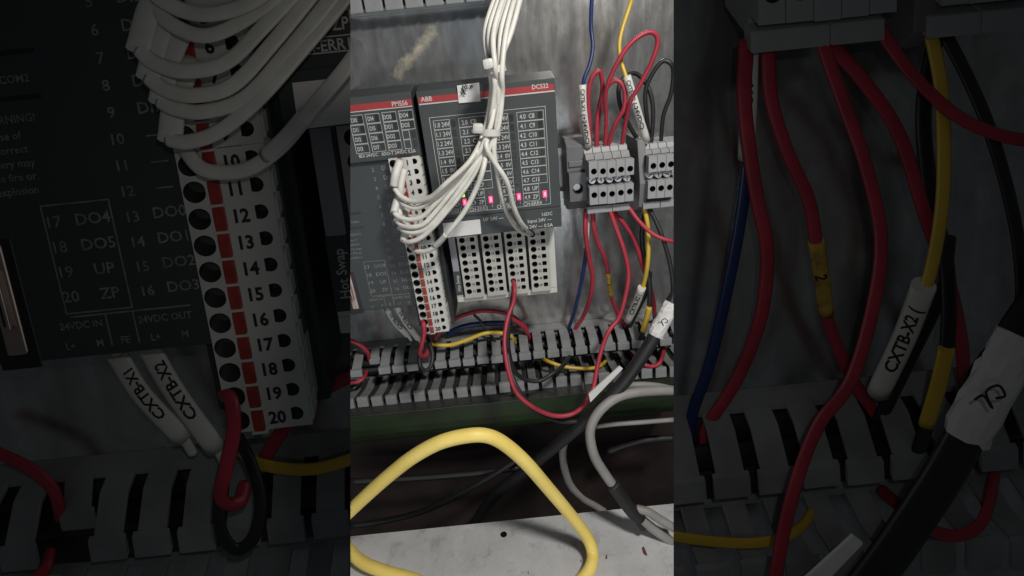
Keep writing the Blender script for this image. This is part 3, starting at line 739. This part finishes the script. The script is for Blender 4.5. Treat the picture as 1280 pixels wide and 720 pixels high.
# ------------------------------------------------------------------ wires
def wire(name, label, pts, rpx, m, near='', group=None, cat='wire', n=10, per=7):
    mb, p, r_ = wire_mb(pts, rpx, n, per)
    return single(name, mb, m, label, cat, p[0].copy(), group, near)
def sleeve(parent, pts, rpx, m, text=None, hpx=5.0, flip=False, name='marker_sleeve', textm='ink', shift=0.0, tw=1.0, per=5, crease=0.0):
    base = Vector(parent['base'])
    p = path(pts, per); r_ = sum(px_of(q)[2] / F for q in p) / len(p) * rpx
    mb = MB().tube(p, r_, 12)
    if crease:
        for v in mb.v: v += Vector((random.uniform(-1, 1), random.uniform(-1, 1), random.uniform(-1, 1) * 0.6)) * crease
        mb.smooth = False
    o = bpy.data.objects.new(name, mb.mesh(name, [m], base)); COL.objects.link(o); o.parent = parent
    if text:
        A, B = p[0], p[-1]
        ax = (B - A).normalized()
        if flip: ax = -ax
        nrm = (MCI @ CAM - (A + B) / 2).normalized()
        ay = nrm.cross(ax).normalized()
        nrm = ax.cross(ay).normalized()
        mid = p[len(p) // 2] + ax * shift
        h = hpx * px_of(mid)[2] / F
        def lift(x, y):
            t = max(-0.95, min(0.95, y / r_))
            # follow the centre line of the sleeve
            L_ = (B - A).length
            s = ((mid + ax * x) - A).dot((B - A).normalized()) / L_
            s = max(0, min(1, s)) * (len(p) - 1)
            i = min(int(s), len(p) - 2); c = p[i].lerp(p[i + 1], s - i)
            over = (mid + ax * x - A).dot((B - A).normalized()) - max(0, min(L_, (mid + ax * x - A).dot((B - A).normalized())))
            c = c + (B - A).normalized() * over
            return c + ay * y + nrm * (r_ + 0.00012)
        tm = text_mb(text, mid, h, squeeze=tw, lift=lift, thick=0.025)
        t_ = bpy.data.objects.new('lettering', tm.mesh('lettering', [textm], base)); COL.objects.link(t_); t_.parent = o
    return o

# white bundle falling from the top
WR = 3.3
top = [(622, -12), (627, -12), (632, -12), (637, -12), (641, -12), (646, -12), (650, -12), (653, -12)]
tie1 = [(612.5, 86), (616, 88), (619, 84), (622, 89), (625, 85), (627, 90), (620, 91), (623.5, 83)]
mid1 = [(614, 115), (617, 118), (620, 114), (623, 117), (626, 114), (627, 118), (618, 119), (622, 113)]
tie2 = [(606, 163), (609, 166), (612, 162), (615, 166), (618, 163), (620, 166), (611, 168), (616, 160)]
def bundle(i): return [(*top[i], 62 + (i % 3) * 2), (top[i][0] - 13 - (8 - i) * 0.3, 40, 70 + (i % 3) * 3), (*tie1[i], 76 + (i % 3) * 3), (*mid1[i], 76 + (i % 2) * 3), (*tie2[i], 74 + (i % 3) * 3)]
WL_ = [
 ([(588, 200, 84), (558, 229, 86), (538, 246, 82), (518, 252.5, 78), (502, 247, 75), (493, 235.5, 72)], [(492.3, 233, 72), (494.5, 219, 71), (500, 202, 66)], 5.4, 'white wire with a thick sleeve at terminal one'),
 ([(590, 200, 82), (561, 230, 82), (541, 250, 80), (520, 260, 77), (505, 256, 74), (500, 248, 71)], [(500, 247, 70), (501, 231, 68), (505, 212, 65)], 4.8, 'white wire whose sleeve tucks behind the thick one'),
 ([(592, 201, 80), (564, 233, 80), (543, 257, 80), (527, 271, 79.5), (511, 274, 78.5), (499, 271.5, 77), (493, 266, 75)], [(492.5, 266, 75), (496.5, 251, 71), (503, 236, 66)], 5.0, 'white wire in uppermost loose loop at terminal strip'),
 ([(594, 203, 80), (568, 236.5, 80), (547, 262, 80), (530, 279.5, 80), (515, 284, 79), (503, 282.5, 77), (496.5, 277, 75)], [(496.5, 277, 75), (500, 262, 71), (506, 247, 66)], 5.0, 'white wire in second loose loop at terminal strip'),
 ([(596, 205, 80), (572, 240, 80), (551, 267, 80), (534, 284.5, 80), (519, 290.5, 79), (508, 290, 77), (501.5, 286.5, 75)], [(501.5, 286.5, 75), (504, 272, 71), (510, 257, 66)], 5.0, 'white wire in third loose loop at terminal strip'),
 ([(598, 207, 80), (577, 241.5, 80), (556, 268, 80), (540, 286, 80), (525, 298.5, 79), (512, 303, 77), (505, 301.5, 75)], [(505, 301.5, 75), (507, 287, 71), (513, 270, 66)], 5.0, 'white wire in lowest sleeved loop at terminal strip'),
]
for i, (tail, slv, sr, lab_) in enumerate(WL_):
    w_ = wire('white_wire', lab_, bundle(i) + tail, WR, 'ww', 'L', 'white wires of the bundle')
    sleeve(w_, slv, sr, 'sleeve')
w_ = wire('white_wire', 'white wire crossing the blank sticker into terminal ten', bundle(6) + [(604, 212, 84), (592, 243, 84), (578, 268, 84), (561, 288.5, 83), (549, 304, 80), (534, 313.5, 77), (519, 313, 73), (512, 306, 66), (511, 303, 60)], WR, 'ww', 'L', 'white wires of the bundle')
sleeve(w_, [(557.5, 293, 83), (551, 300.5, 81), (543, 308, 78.5)], 3.4, 'sleeve')
wire('white_wire', 'white wire curving right into the fourth terminal column, upper one', bundle(7) + [(608, 182, 82), (618, 203, 82), (633, 228, 80), (642, 258, 74), (652, 279, 66), (665, 292.5, 46)], WR, 'ww', '', 'white wires of the bundle')
wire('white_wire', 'white wire curving right toward the fourth terminal column, lower one', bundle(5) + [(618, 190, 80), (621, 215, 80), (627, 245, 75), (636, 270, 68), (648, 287, 60), (662, 293.5, 50)], WR * 0.95, 'ww', '', 'white wires of the bundle')
# cable ties
def cable_tie(label, c, rx, head, w, tilt):
    P = at(*c, w); m_ = mpp(*c, w)
    r_ = root('cable_tie', label, 'cable tie', P, 'white cable ties on the bundle')
    ax = Vector((math.cos(tilt), math.sin(tilt), 0)); n = 28; mb = MB(); hw = 8.0 * m_
    ay = Vector((-math.sin(tilt), math.cos(tilt), 0))
    pts = []
    for i in range(n):
        a = 2 * math.pi * i / n
        pts.append(P + ax * (rx * m_ * math.cos(a)) + Vector((0, 0, 1)) * (rx * 0.95 * m_ * math.sin(a)))
    vs = []
    for p in pts:
        o = (p - P).normalized() * 0.0005
        vs += [p + ay * hw * .5, p - ay * hw * .5, p - ay * hw * .5 + o, p + ay * hw * .5 + o]
    fs = []
    for i in range(n):
        j = (i + 1) % n
        for k in range(4): fs.append((i * 4 + k, j * 4 + k, j * 4 + (k + 1) % 4, i * 4 + (k + 1) % 4))
    mb.add(vs, fs); part('strap', mb, 'tie', r_)
    H_ = at(*head, w + 6); s = 6.6 * m_
    hb = MB(); t = Vector((0, 0, 1))
    hv = [H_ + ax * (a * s) + ay * (b * s * 0.9) + t * (cc * s * 0.8) for a in (-1, 1) for b in (-1, 1) for cc in (-1, 1)]
    hb.add(hv, [(0, 1, 3, 2), (4, 6, 7, 5), (0, 4, 5, 1), (2, 3, 7, 6), (0, 2, 6, 4), (1, 5, 7, 3)])
    part('tie_head', hb, 'tie', r_, 0.0014)
cable_tie('white cable tie round the bundle above the red stripe', (619.5, 87), 11.8, (610, 80), 78, 0.12)
cable_tie('white cable tie with round head over the lettered grid', (612.5, 165), 12.0, (597.5, 160.5), 78, -0.12)

# coloured wires above the terminals
w_ = wire('blue_wire', 'blue wire hanging from the top into the X1 sleeve', [(741, -15, 30), (739.5, 10, 30), (739, 35, 30), (741, 58, 32), (737.5, 80, 34), (730.5, 100, 36), (729.5, 120, 36)], 2.5, 'bw')
sleeve(w_, [(728, 106, 36), (729.5, 140, 36), (735.5, 183, 31)], 4.6, 'sleeve', 'CXTB-X1 (+24VDC)', 4.6, tw=1.18, shift=0.0035)
w_ = wire('yellow_wire', 'yellow wire hanging from the top into the X2 sleeve', [(793, -15, 28), (787, 10, 28), (778, 35, 30), (774, 55, 32), (776, 75, 35), (783, 96, 38), (786, 108, 38)], 2.6, 'yw')
sleeve(w_, [(783.5, 95, 38), (794, 130, 39), (808.5, 176, 33)], 5.0, 'sleeve', 'CXTB-X2 (-24VDC)', 4.6, tw=1.2, shift=0.002)
RW = 2.8
wire('red_wire', 'red wire in a small loop beside the X1 sleeve', [(738, 186, 27), (737, 150, 32), (735.5, 118, 36), (740, 98, 38), (747, 88.5, 38), (751.5, 94, 37), (752.5, 115, 35), (747, 148, 32), (745.5, 186, 27)], RW, 'rw', '', 'red wires above the terminals')
wire('red_wire', 'red wire in the tallest loop above the terminals', [(756, 186, 27), (757.5, 150, 34), (756, 122, 40), (763, 98, 44), (777, 69, 47), (792, 51, 48), (808, 41.5, 47), (819, 42, 46), (822, 54, 46), (814, 78, 45), (800, 106, 43), (788, 127, 40), (782, 153, 34), (777, 184, 27)], RW, 'rw', '', 'red wires above the terminals')
wire('red_wire', 'red wire in the middle low loop above the terminals', [(746, 186, 25), (748, 148, 30), (755, 117, 34), (765, 102, 36), (774, 103, 36), (780.5, 116, 37), (779, 136, 37), (769, 156, 33), (759, 186, 27)], RW, 'rw', '', 'red wires above the terminals')
KW = 2.7
wire('black_wire', 'black wire looping behind the X2 sleeve', [(803, 180, 22), (796, 172, 24), (785, 153, 25), (775, 133, 25), (773, 112, 25), (779, 99, 25), (791, 91.5, 25), (803, 98, 27), (812, 116, 29), (816, 142, 29), (814, 180, 27)], KW, 'kw', '', 'black wires above the terminals')
wire('black_wire', 'black wire arching by the right edge above the terminals', [(812, 180, 26), (808, 145, 32), (807, 115, 34), (815, 93, 36), (828, 77.5, 37), (838, 80, 37), (842, 93, 36), (839, 118, 33), (828.5, 145, 30), (826, 180, 26)], KW, 'kw', '', 'black wires above the terminals')
# below the terminals
w_ = wire('blue_wire', 'blue wire dropping below the terminals into the duct', [(733.5, 262, 32), (733, 285, 31), (732.5, 312, 30), (728, 345, 27), (719, 388, 20), (712, 409, 12), (710, 422, 8)], 2.4, 'bw', 'R')
sleeve(w_, [(734, 264, 33), (733.5, 285, 32), (732.3, 309, 31)], 3.4, 'sleeve', '+24VDC)', 3.2, tw=0.9)
wire('red_wire', 'leftmost red wire below the terminals', [(732.5, 262, 36), (732, 288, 36), (736.5, 322, 34), (740.5, 346, 31), (738.5, 372, 26), (729, 396, 17), (717.5, 413, 12), (714, 424, 7)], RW, 'rw', 'R', 'red wires below the terminals')
w_ = wire('red_wire', 'red wire wearing a short yellow marker sleeve', [(741, 262, 34), (742.5, 285, 33), (749, 306, 31), (757, 325, 28), (760.5, 345, 25), (764, 370, 21), (774, 394, 17), (785, 412, 12), (789, 422, 7)], RW * 0.95, 'rw', 'R', 'red wires below the terminals')
sleeve(w_, [(760, 341.5, 26), (762, 355, 24), (764, 370, 21)], 3.3, 'ymark', '2', 4.6)
wire('red_wire', 'red wire running over the duct to the paper flag', [(762, 262, 40), (770, 284, 42), (779.5, 311, 44), (785, 339, 46), (783.5, 365, 48), (774, 396, 52), (762, 412, 55), (753.5, 430, 60), (748, 455, 66), (741.5, 484, 74), (735, 497, 80)], RW, 'rw', 'R', 'red wires below the terminals')
wire('red_wire', 'red wire curving behind the yellow wire below the terminals', [(765, 263, 34), (780, 280, 33), (793, 301, 32), (803.5, 331, 31), (812, 356, 30), (817, 380, 27), (819, 397, 20), (820, 410, 12)], RW, 'rw', 'R', 'red wires below the terminals')
wire('red_wire', 'red wire sweeping right across the plate below the terminals', [(785, 258, 36), (798, 276, 40), (815, 291.5, 44), (830, 299, 46), (848, 303, 47), (862, 305, 47)], 2.7, 'rw', 'R', 'red wires below the terminals')
w_ = wire('yellow_wire', 'yellow wire under the right hand terminals with an X2 sleeve', [(805, 258, 36), (808.5, 280, 37), (811, 305, 38), (809.5, 330, 38), (804, 356, 36), (797, 375, 33)], 2.8, 'yw', 'R')
sleeve(w_, [(802.5, 359, 36), (795, 379, 31), (784.5, 401, 24)], 4.9, 'sleeve', 'CXTB-X2 (', 5.0, flip=True, tw=1.12)
w_ = wire('black_wire', 'black wire with a bare yellow stretch beside the X2 sleeve', [(807, 262, 30), (802.5, 292, 29), (806, 325, 29), (811.5, 352, 32), (812, 382, 36), (807, 405, 34), (800, 425, 28)], KW * 1.15, 'kw', 'R', 'black wires below the terminals')
sleeve(w_, [(811.5, 384, 37.5), (808, 399, 37), (803.5, 414, 36)], 3.4, 'yw', name='yellow_stretch')
wire('black_wire', 'black wire following the X2 sleeve down into the duct', [(812, 340, 30), (808, 362, 30), (797, 388, 25), (786, 409, 17), (782, 420, 10)], KW * 1.15, 'kw', 'R', 'black wires below the terminals')
wire('black_wire', 'black wire bowing out toward the wrapped black cable', [(811, 260, 36), (820, 276, 40), (829, 298, 44), (836, 325, 47), (840, 350, 50), (840, 370, 52), (826, 389, 56), (817, 403, 60)], KW, 'kw', 'R', 'black wires below the terminals')
# thick black cable with paper wrap
w_ = wire('black_cable', 'thick black cable with a white paper wrap crossing the duct', [(862, 352, 62), (846, 369, 66), (833, 390, 70), (818, 420, 74), (803, 445, 78), (778, 480, 82), (746, 514, 84), (707, 547, 80), (660, 586, 66), (615, 622, 50), (590, 660, 40)], 7.7, 'kw', 'R', cat='cable', n=14)
sl = sleeve(w_, [(840, 379, 69), (830.5, 398, 72), (819, 419, 74)], 10.0, 'paper', name='paper_wrap', crease=0.0005)
bs = Vector(w_['base'])
c = at(829, 401, 92); mpx = mpp(829, 401, 92)
def scribble(pts): 
    return MB().tube(smooth_path([at(x, y, w) for x, y, w in pts], 5), 0.55 * mpx, 6)
o = bpy.data.objects.new('handwriting', scribble([(822.5, 404, 93.0), (826, 402.5, 92.6), (829.5, 407.5, 91.8), (827, 401, 92.5), (832, 398.5, 91.5), (834.5, 402.5, 91.0), (831, 403.5, 91.5)]).mesh('handwriting', ['ink'], bs)); COL.objects.link(o); o.parent = sl
tagp = [(733, 499, 94), (740, 491, 95), (778, 460, 93)]
P = [at(736, 493, 94), at(774.5, 458, 92), at(778.5, 461, 92), at(738, 503, 94)]
mb = MB(); mb.add(P + [p - Vector((0, 0, 0.001)) for p in P], [(0, 3, 2, 1), (4, 5, 6, 7), (0, 1, 5, 4), (1, 2, 6, 5), (2, 3, 7, 6), (3, 0, 4, 7)])
single('paper_flag', mb, 'paper', 'narrow white paper flag along the thick black cable', 'paper flag', P[0].copy(), near='R')
# wires of the module terminals and duct
wire('red_wire', 'red wire from the third terminal column looping under the duct', [(641.5, 350, 44), (643.5, 362, 50), (641, 378, 54), (634, 400, 60), (630.5, 430, 70), (635, 465, 80), (647, 492, 86), (667, 509, 88), (692, 519, 88), (714, 517.5, 86), (728, 508, 84), (736, 497, 82)], RW, 'rw')
wire('black_wire', 'black wire looping beside the red one below the third terminal column', [(643, 362, 46), (639.5, 380, 52), (636, 405, 58), (635, 432, 62), (641, 460, 64), (654, 473.5, 64), (673, 476.5, 62), (692, 467, 58), (703, 457, 50), (712, 446, 36)], 2.8, 'kw')
wire('black_wire', 'black wire sagging in front of the green bar', [(634, 440, 66), (640, 468, 76), (651, 492, 82), (672, 515, 84), (700, 527, 84), (722, 527, 82)], 3.0, 'kw')
wire('red_wire', 'short red wire tucked into a duct slot by the terminal unit', [(638, 388, 20), (641, 398, 20), (650, 405, 18), (660, 418, 14), (662, 428, 8)], 2.6, 'rw')
wire('red_wire', 'dark red wire running behind the terminal strip to the right', [(540, 432, 26), (549, 417, 26), (561, 404, 24), (577, 395, 20), (600, 389, 16), (622, 389, 15), (640, 395, 15), (656, 409, 14), (659, 420, 8)], 2.7, 'rw', 'L')
wire('yellow_wire', 'yellow wire lying along the top of the duct', [(533, 424, 28), (541, 430, 29), (562, 431, 28), (584, 425.5, 26), (603, 418, 24), (622, 415.5, 22), (638, 420, 19), (645, 430, 12)], 2.5, 'yw', 'L')
wire('yellow_wire', 'dull yellow wire lying inside the duct', [(672, 442, 10), (680, 448, 28), (690, 453, 36), (706, 458, 38), (730, 460.5, 38), (746, 459, 36), (755, 453, 26), (760, 445, 8)], 2.2, 'yw', 'R')
wire('black_wire', 'thin black wire slanting into the duct below the terminal unit', [(592, 393, 14), (600, 402, 16), (610, 414, 18), (620, 428, 18), (624, 436, 14)], 1.7, 'kw')
wire('blue_wire', 'dark blue wire hidden along the duct edge', [(560, 417, 10), (580, 408, 12), (610, 404, 12), (640, 404, 10)], 3.5, 'bw')
wire('red_wire', 'red wire hooking out of terminal nineteen', [(526.5, 402, 60), (529.5, 405, 68), (530, 416, 70), (527.5, 430, 70), (525.5, 441, 68), (528, 445.5, 66), (532.5, 443.5, 62), (534.5, 438, 56)], 2.9, 'rw', 'L')
wire('black_wire', 'black wire loop hanging over the duct fingers', [(531, 413, 56), (528, 428, 62), (524.5, 444, 66), (526, 456, 68), (532, 462.5, 68), (538.5, 457, 66), (540.5, 444, 62), (537, 430, 56), (532, 419, 48)], 2.6, 'kw', 'L')
w_ = wire('white_wire', 'sleeved white wire below the controller, left one', [(482, 378, 30), (485, 388, 30), (495, 403, 29), (509, 418, 26), (514, 425, 22)], 2.2, 'ww', 'L', 'sleeved wires below the controller')
sleeve(w_, [(484, 386, 30), (494, 402, 29), (510, 419, 26)], 4.2, 'sleeve', 'CXTB-X1', 4.0, flip=True, tw=1.2)
w_ = wire('white_wire', 'sleeved white wire below the controller, right one', [(495, 375, 32), (498, 385, 32), (508, 402, 31), (523, 423, 28), (527, 430, 22)], 2.2, 'ww', 'L', 'sleeved wires below the controller')
sleeve(w_, [(496, 382, 32), (507, 401, 31), (523, 423, 28)], 4.5, 'sleeve', 'CXTB-X2', 4.4, flip=True, tw=1.2)
wire('red_wire', 'dark red wire dipping into the left end of the duct', [(422, 418, 20), (438, 425, 22), (450, 431, 22), (459, 440, 20), (462, 452, 14)], 2.6, 'rw', 'L')
wire('red_wire', 'red wire poking out between the duct walls at the left', [(422, 484, 30), (438, 479.5, 34), (448, 476.5, 34), (456, 471, 30), (458, 464, 22)], 2.4, 'rw', 'L')
wire('red_wire', 'short red wire arc inside the duct at the right', [(786, 440, 10), (796, 449, 34), (805, 456, 40), (815, 458, 41), (823, 455, 41), (828, 447, 36), (830, 436, 22), (831, 428, 8)], 2.5, 'rw', 'R')
# cables filling the duct
uq0, uq1 = at(420, 460, 20).x - 0.02, at(860, 430, 20).x + 0.02
for i, (dv, w, rr_, lb) in enumerate(((0.0060, 0.0070, 0.0036, 'black cable inside the duct behind the upper fingers'), (0.0132, 0.0062, 0.0034, 'black cable along the back of the duct'), (0.0205, 0.0075, 0.0035, 'black cable inside the duct behind the lower fingers'), (0.0098, 0.0135, 0.0030, 'black cable lying foremost inside the duct'), (0.0168, 0.0128, 0.0030, 'black cable stacked second foremost inside the duct'))):
    pts = [Vector((uq0 + (uq1 - uq0) * k / 12, v0 - dv + random.uniform(-.0008, .0008), w + random.uniform(-.0006, .0006))) for k in range(13)]
    single('black_cable', MB().tube(smooth_path(pts, 4), rr_, 10), 'kw', lb, 'cable', pts[0].copy(), 'cables inside the duct', 'LR')
# grey cables below
wire('grey_cable', 'grey cable bending across the lower right, upper one', [(862, 489, 70), (842, 486, 72), (822, 482, 74), (800, 481, 76), (783, 483, 74), (770, 488, 68), (755, 500, 55)], 4.0, 'gc', cat='cable', n=12)
w_ = wire('grey_cable', 'thick grey cable with black tape bending down to the ledge', [(850, 488, 78), (823, 488.5, 80), (795, 490.5, 83), (772, 496.5, 86), (753, 510, 90), (741, 527, 94), (737.5, 545, 98), (743, 570, 102), (756, 592, 104), (770, 612, 106), (786, 634, 108), (803, 650, 110), (822, 665, 112), (850, 684, 116)], 6.0, 'gc', cat='cable', n=14)
sleeve(w_, [(765, 604, 105.5), (777, 621, 107), (789, 637.5, 108.5), (800, 648.5, 110)], 8.6, 'tape', name='tape_wrap', per=6)
sleeve(w_, [(792, 642, 110), (798, 652, 110), (804, 660, 111)], 5.0, 'tape', name='tape_end')
wire('grey_cable', 'grey cable leaving the black tape at the right edge', [(795, 636, 108), (810, 640, 110), (826, 650, 112), (850, 664, 115)], 5.5, 'gc', cat='cable', n=12)
wire('grey_cable', 'thin grey cable hanging in the dark gap', [(707, 548, 60), (703.5, 565, 62), (705, 585, 64), (713, 606, 66), (727, 622, 68), (742, 632, 70), (756, 640, 72)], 4.6, 'gc', cat='cable', n=12)
wire('black_cable', 'black cable lying level across the dark gap', [(420, 603, 40), (480, 600, 40), (540, 597, 40), (600, 591, 42), (650, 584, 44)], 4.0, 'kw', cat='cable')
wire('black_cable', 'black cable rising through the dark gap from the left', [(420, 660, 50), (480, 652, 50), (530, 638, 50), (580, 614, 50), (625, 588, 50), (660, 566, 50)], 3.6, 'kw', cat='cable')
wire('black_cable', 'black cable dropping behind the ledge in the dark gap', [(660, 575, 40), (640, 597, 40), (615, 627, 40), (590, 655, 40), (575, 675, 40)], 4.0, 'kw', cat='cable')
wire('grey_cable', 'dim grey cable under the green bar at the right', [(745, 533, 62), (770, 529.5, 62), (800, 527.5, 62), (850, 524, 62)], 3.0, 'gc', cat='cable')
wire('grey_cable', 'dim grey cable lower in the dark gap at the right', [(760, 565, 40), (785, 556, 42), (810, 550, 44), (850, 547, 44)], 4.5, 'kw', cat='cable')
def LW(x, y): return on_v(x, y, VL + 0.0075).z * 1000
# thick yellow cable loop in front
wire('yellow_cable', 'thick yellow cable looping in front of the pale ledge', [(410, 668, 118), (426, 650, 118), (452, 625, 120), (482, 598, 123), (515, 572, 126), (550, 553, 128), (585, 544.5, 128), (610, 545, 127), (632, 556, 126), (658, 579, 125), (685, 610, 121), (711, 641, 118.5), (732, 668, 118), (740.5, 690, 123), (738, 709, 131), (724, 728, LW(724, 728)), (700, 745, LW(700, 745))], 8.3, 'yc', cat='cable', n=18, per=8)
wire('yellow_cable', 'yellow cable strand at the lower left corner of the ledge', [(420, 660, LW(420, 660)), (434, 684, LW(434, 684)), (452, 702, LW(452, 702)), (480, 714, LW(480, 714)), (515, 724, LW(515, 724)), (540, 735, LW(540, 735))], 7.6, 'yc', cat='cable', n=16)
# chips on the ledge
for i, (x, y, s) in enumerate(((806, 690, 0.0022), (758, 697, 0.0013), (726, 701, 0.0007), (660, 716, 0.0009))):
    c = on_v(x, y, VL); mb = MB()
    vs = [c + Vector((random.uniform(-1, 1) * s * 0.6, random.uniform(0.0001, s * 0.5), random.uniform(-1, 1) * s * 1.4)) for _ in range(9)]
    bm = bmesh.new(); [bm.verts.new(v) for v in vs]; bmesh.ops.convex_hull(bm, input=bm.verts); bm.verts.index_update()
    hull = [v for v in bm.verts if v.link_faces]
    ix = {v: k for k, v in enumerate(hull)}
    mb.add([v.co.copy() for v in hull], [tuple(ix[v] for v in f.verts) for f in bm.faces]); bm.free()
    single('paint_chip', mb, 'debris', ('reddish chip lying on the ledge below the taped cable', 'dark crumb on the ledge right of the yellow cable', 'tiny crumb on the ledge inside the yellow loop', 'crumb at the bottom edge of the ledge')[i], 'chip', c)

# ------------------------------------------------------------------ enlarged dim boards left and right, standing far behind
bpy.context.view_layer.update()
SEAM = {'L': 438.0, 'R': 842.0}
def clip(bm, planes, fill=True):
    """bm in camera coordinates; planes: normals through the camera, keep side dot<=0"""
    for nrm in planes:
        if not bm.verts: return
        g = bmesh.ops.bisect_plane(bm, geom=bm.verts[:] + bm.edges[:] + bm.faces[:], dist=1e-7, plane_co=(0, 0, 0), plane_no=nrm, clear_outer=True)
        ed = [e for e in g['geom_cut'] if isinstance(e, bmesh.types.BMEdge) and e.is_valid]
        if fill and ed:
            try: bmesh.ops.holes_fill(bm, edges=ed, sides=0)
            except Exception: pass
def vplane(px, keep_left):        # vertical picture line
    k = (px - 640) / F; n = Vector((1, 0, -k)).normalized()
    return n if keep_left else -n
def hplane(py, keep_below):
    k = (360 - py) / F; n = Vector((0, 1, -k)).normalized()
    return n if keep_below else -n
CAMROT = Matrix((CR, CU, CF)).to_4x4()
TOCAM = CAMROT @ Matrix.Translation(-CAM)
FROMCAM = TOCAM.inverted()
def inside(px, py, w): return at(px, py, w)
SUF = {'L': 'on the dim left board', 'R': 'on the dim right board'}
PL = {'L': [vplane(470, True), vplane(-60, False), hplane(-60, True), hplane(780, False)],
      'R': [vplane(810, False), vplane(1340, True), hplane(-60, True), hplane(780, False)]}
VIS = {'L': (0, 438), 'R': (842, 1280)}
def enlarge(o, side):
    """mesh of o carried over to the enlarged board, in board coordinates; None if it does not show there"""
    src = o.data; mw = MCI @ o.matrix_world
    bm = bmesh.new(); bm.from_mesh(src)
    lo = [1e9, 1e9]; hi = [-1e9, -1e9]
    for v in bm.verts:
        p = TOCAM @ (MB2 @ to_back(mw @ v.co)); v.co = p
        x, y = 640 + F * p.x / p.z, 360 - F * p.y / p.z
        lo = [min(lo[0], x), min(lo[1], y)]; hi = [max(hi[0], x), max(hi[1], y)]
    a, b = VIS[side]
    if hi[0] < a - 20 or lo[0] > b + 20 or hi[1] < -10 or lo[1] > 730: bm.free(); return None
    clip(bm, PL[side])
    if len(bm.faces) == 0: bm.free(); return None
    bm.transform(MB2I @ FROMCAM)
    return bm
CLIPPERS = {'L': (440,), 'R': (840,)}
SKIP_LABEL = {}
for t in list(THINGS):
    o, label, near, group, cat = t
    for side in near:
        objs = []
        def walk(x, par, depth):
            bm = enlarge(x, side) if x.type == 'MESH' else None
            objs.append([x, par, bm, depth])
            for ch in x.children: walk(ch, x, depth + 1)
        walk(o, None, 0)
        live = [e for e in objs if e[2] is not None]
        if not live: continue
        keep = {e[0] for e in live}
        # base of the enlarged thing
        allv = [v.co for e in live for v in e[2].verts]
        base = Vector((sum(v.x for v in allv) / len(allv), min(v.y for v in allv), min(v.z for v in allv)))
        new = {}
        for x, par, bm, depth in objs:
            if bm is None and depth > 0: continue
            nm = x.name.split('.')[0]
            if bm is not None:
                bm.transform(Matrix.Scale(1 / SB, 4) @ Matrix.Translation(-base))
                me = bpy.data.meshes.new(nm); bm.to_mesh(me); bm.free()
                for m in x.data.materials: me.materials.append(m)
                n_ = bpy.data.objects.new(nm, me)
            else: n_ = bpy.data.objects.new(nm, None)
            COL.objects.link(n_); new[x] = n_
            p = par
            while p is not None and p not in new: p = p.parent
            if depth == 0:
                n_.matrix_world = MB2 @ Matrix.Translation(base) @ Matrix.Scale(SB, 4)
                n_['label'] = label + ' ' + SUF[side]; n_['category'] = cat
                if group: n_['group'] = group + ' ' + SUF[side]
            else: n_.parent = new[p]
        t.append(side)
# labels of the middle things
for t in THINGS:
    o, label = t[0], t[1]
    if o.get('kind'): continue
    o['label'] = label + (' in the bright middle' if len(t) > 5 else '')

# board plates
for side in 'LR':
    xs = (-200, 480) if side == 'L' else (800, 1480)
    def bat(px, py, w):
        d = CR * ((px - 640) / F) + CU * ((360 - py) / F) + CF
        o = O2 + W2 * w; k = (o - CAM).dot(W2) / d.dot(W2)
        return MB2I @ (CAM + d * k)
    P = [bat(xs[0], 860, 0), bat(xs[1], 860, 0), bat(xs[1], -140, 0), bat(xs[0], -140, 0)]
    Q = [p - Vector((0, 0, 0.01)) for p in P]
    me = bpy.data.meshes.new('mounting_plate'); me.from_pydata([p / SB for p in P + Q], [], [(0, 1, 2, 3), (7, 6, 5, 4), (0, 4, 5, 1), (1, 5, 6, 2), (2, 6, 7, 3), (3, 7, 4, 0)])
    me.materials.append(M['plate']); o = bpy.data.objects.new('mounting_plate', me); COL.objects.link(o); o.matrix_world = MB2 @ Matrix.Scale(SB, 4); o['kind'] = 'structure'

# ------------------------------------------------------------------ the middle panel ends at its two sides
cutL, cutR = vplane(438.0, False), vplane(842.0, True)
SHARED = {}
for t in THINGS:
    def walk2(x):
        if x.type == 'MESH':
            mw = TOCAM @ x.matrix_world
            xs = []
            for c in x.bound_box:
                p = mw @ Vector(c); xs.append(640 + F * p.x / max(p.z, 1e-4))
            if min(xs) < 438 or max(xs) > 842:
                bm = bmesh.new(); bm.from_mesh(x.data); bm.transform(mw)
                clip(bm, [cutL, cutR])
                if len(bm.faces) == 0:
                    bm.free(); return [x] + list(x.children_recursive)
                bm.transform(mw.inverted())
                me = x.data.copy() if x.data.users > 1 else x.data
                bm.to_mesh(me); bm.free(); x.data = me
        dead = []
        for ch in list(x.children): dead += walk2(ch)
        return dead
    dead = walk2(t[0])
    for d in dict.fromkeys(dead):
        try: bpy.data.objects.remove(d)
        except Exception: pass
for o in list(bpy.data.objects):
    if 'base' in o.keys(): del o['base']
# a thing left without any mesh goes
for o in list(bpy.data.objects):
    if o.type == 'EMPTY' and not o.children: bpy.data.objects.remove(o)
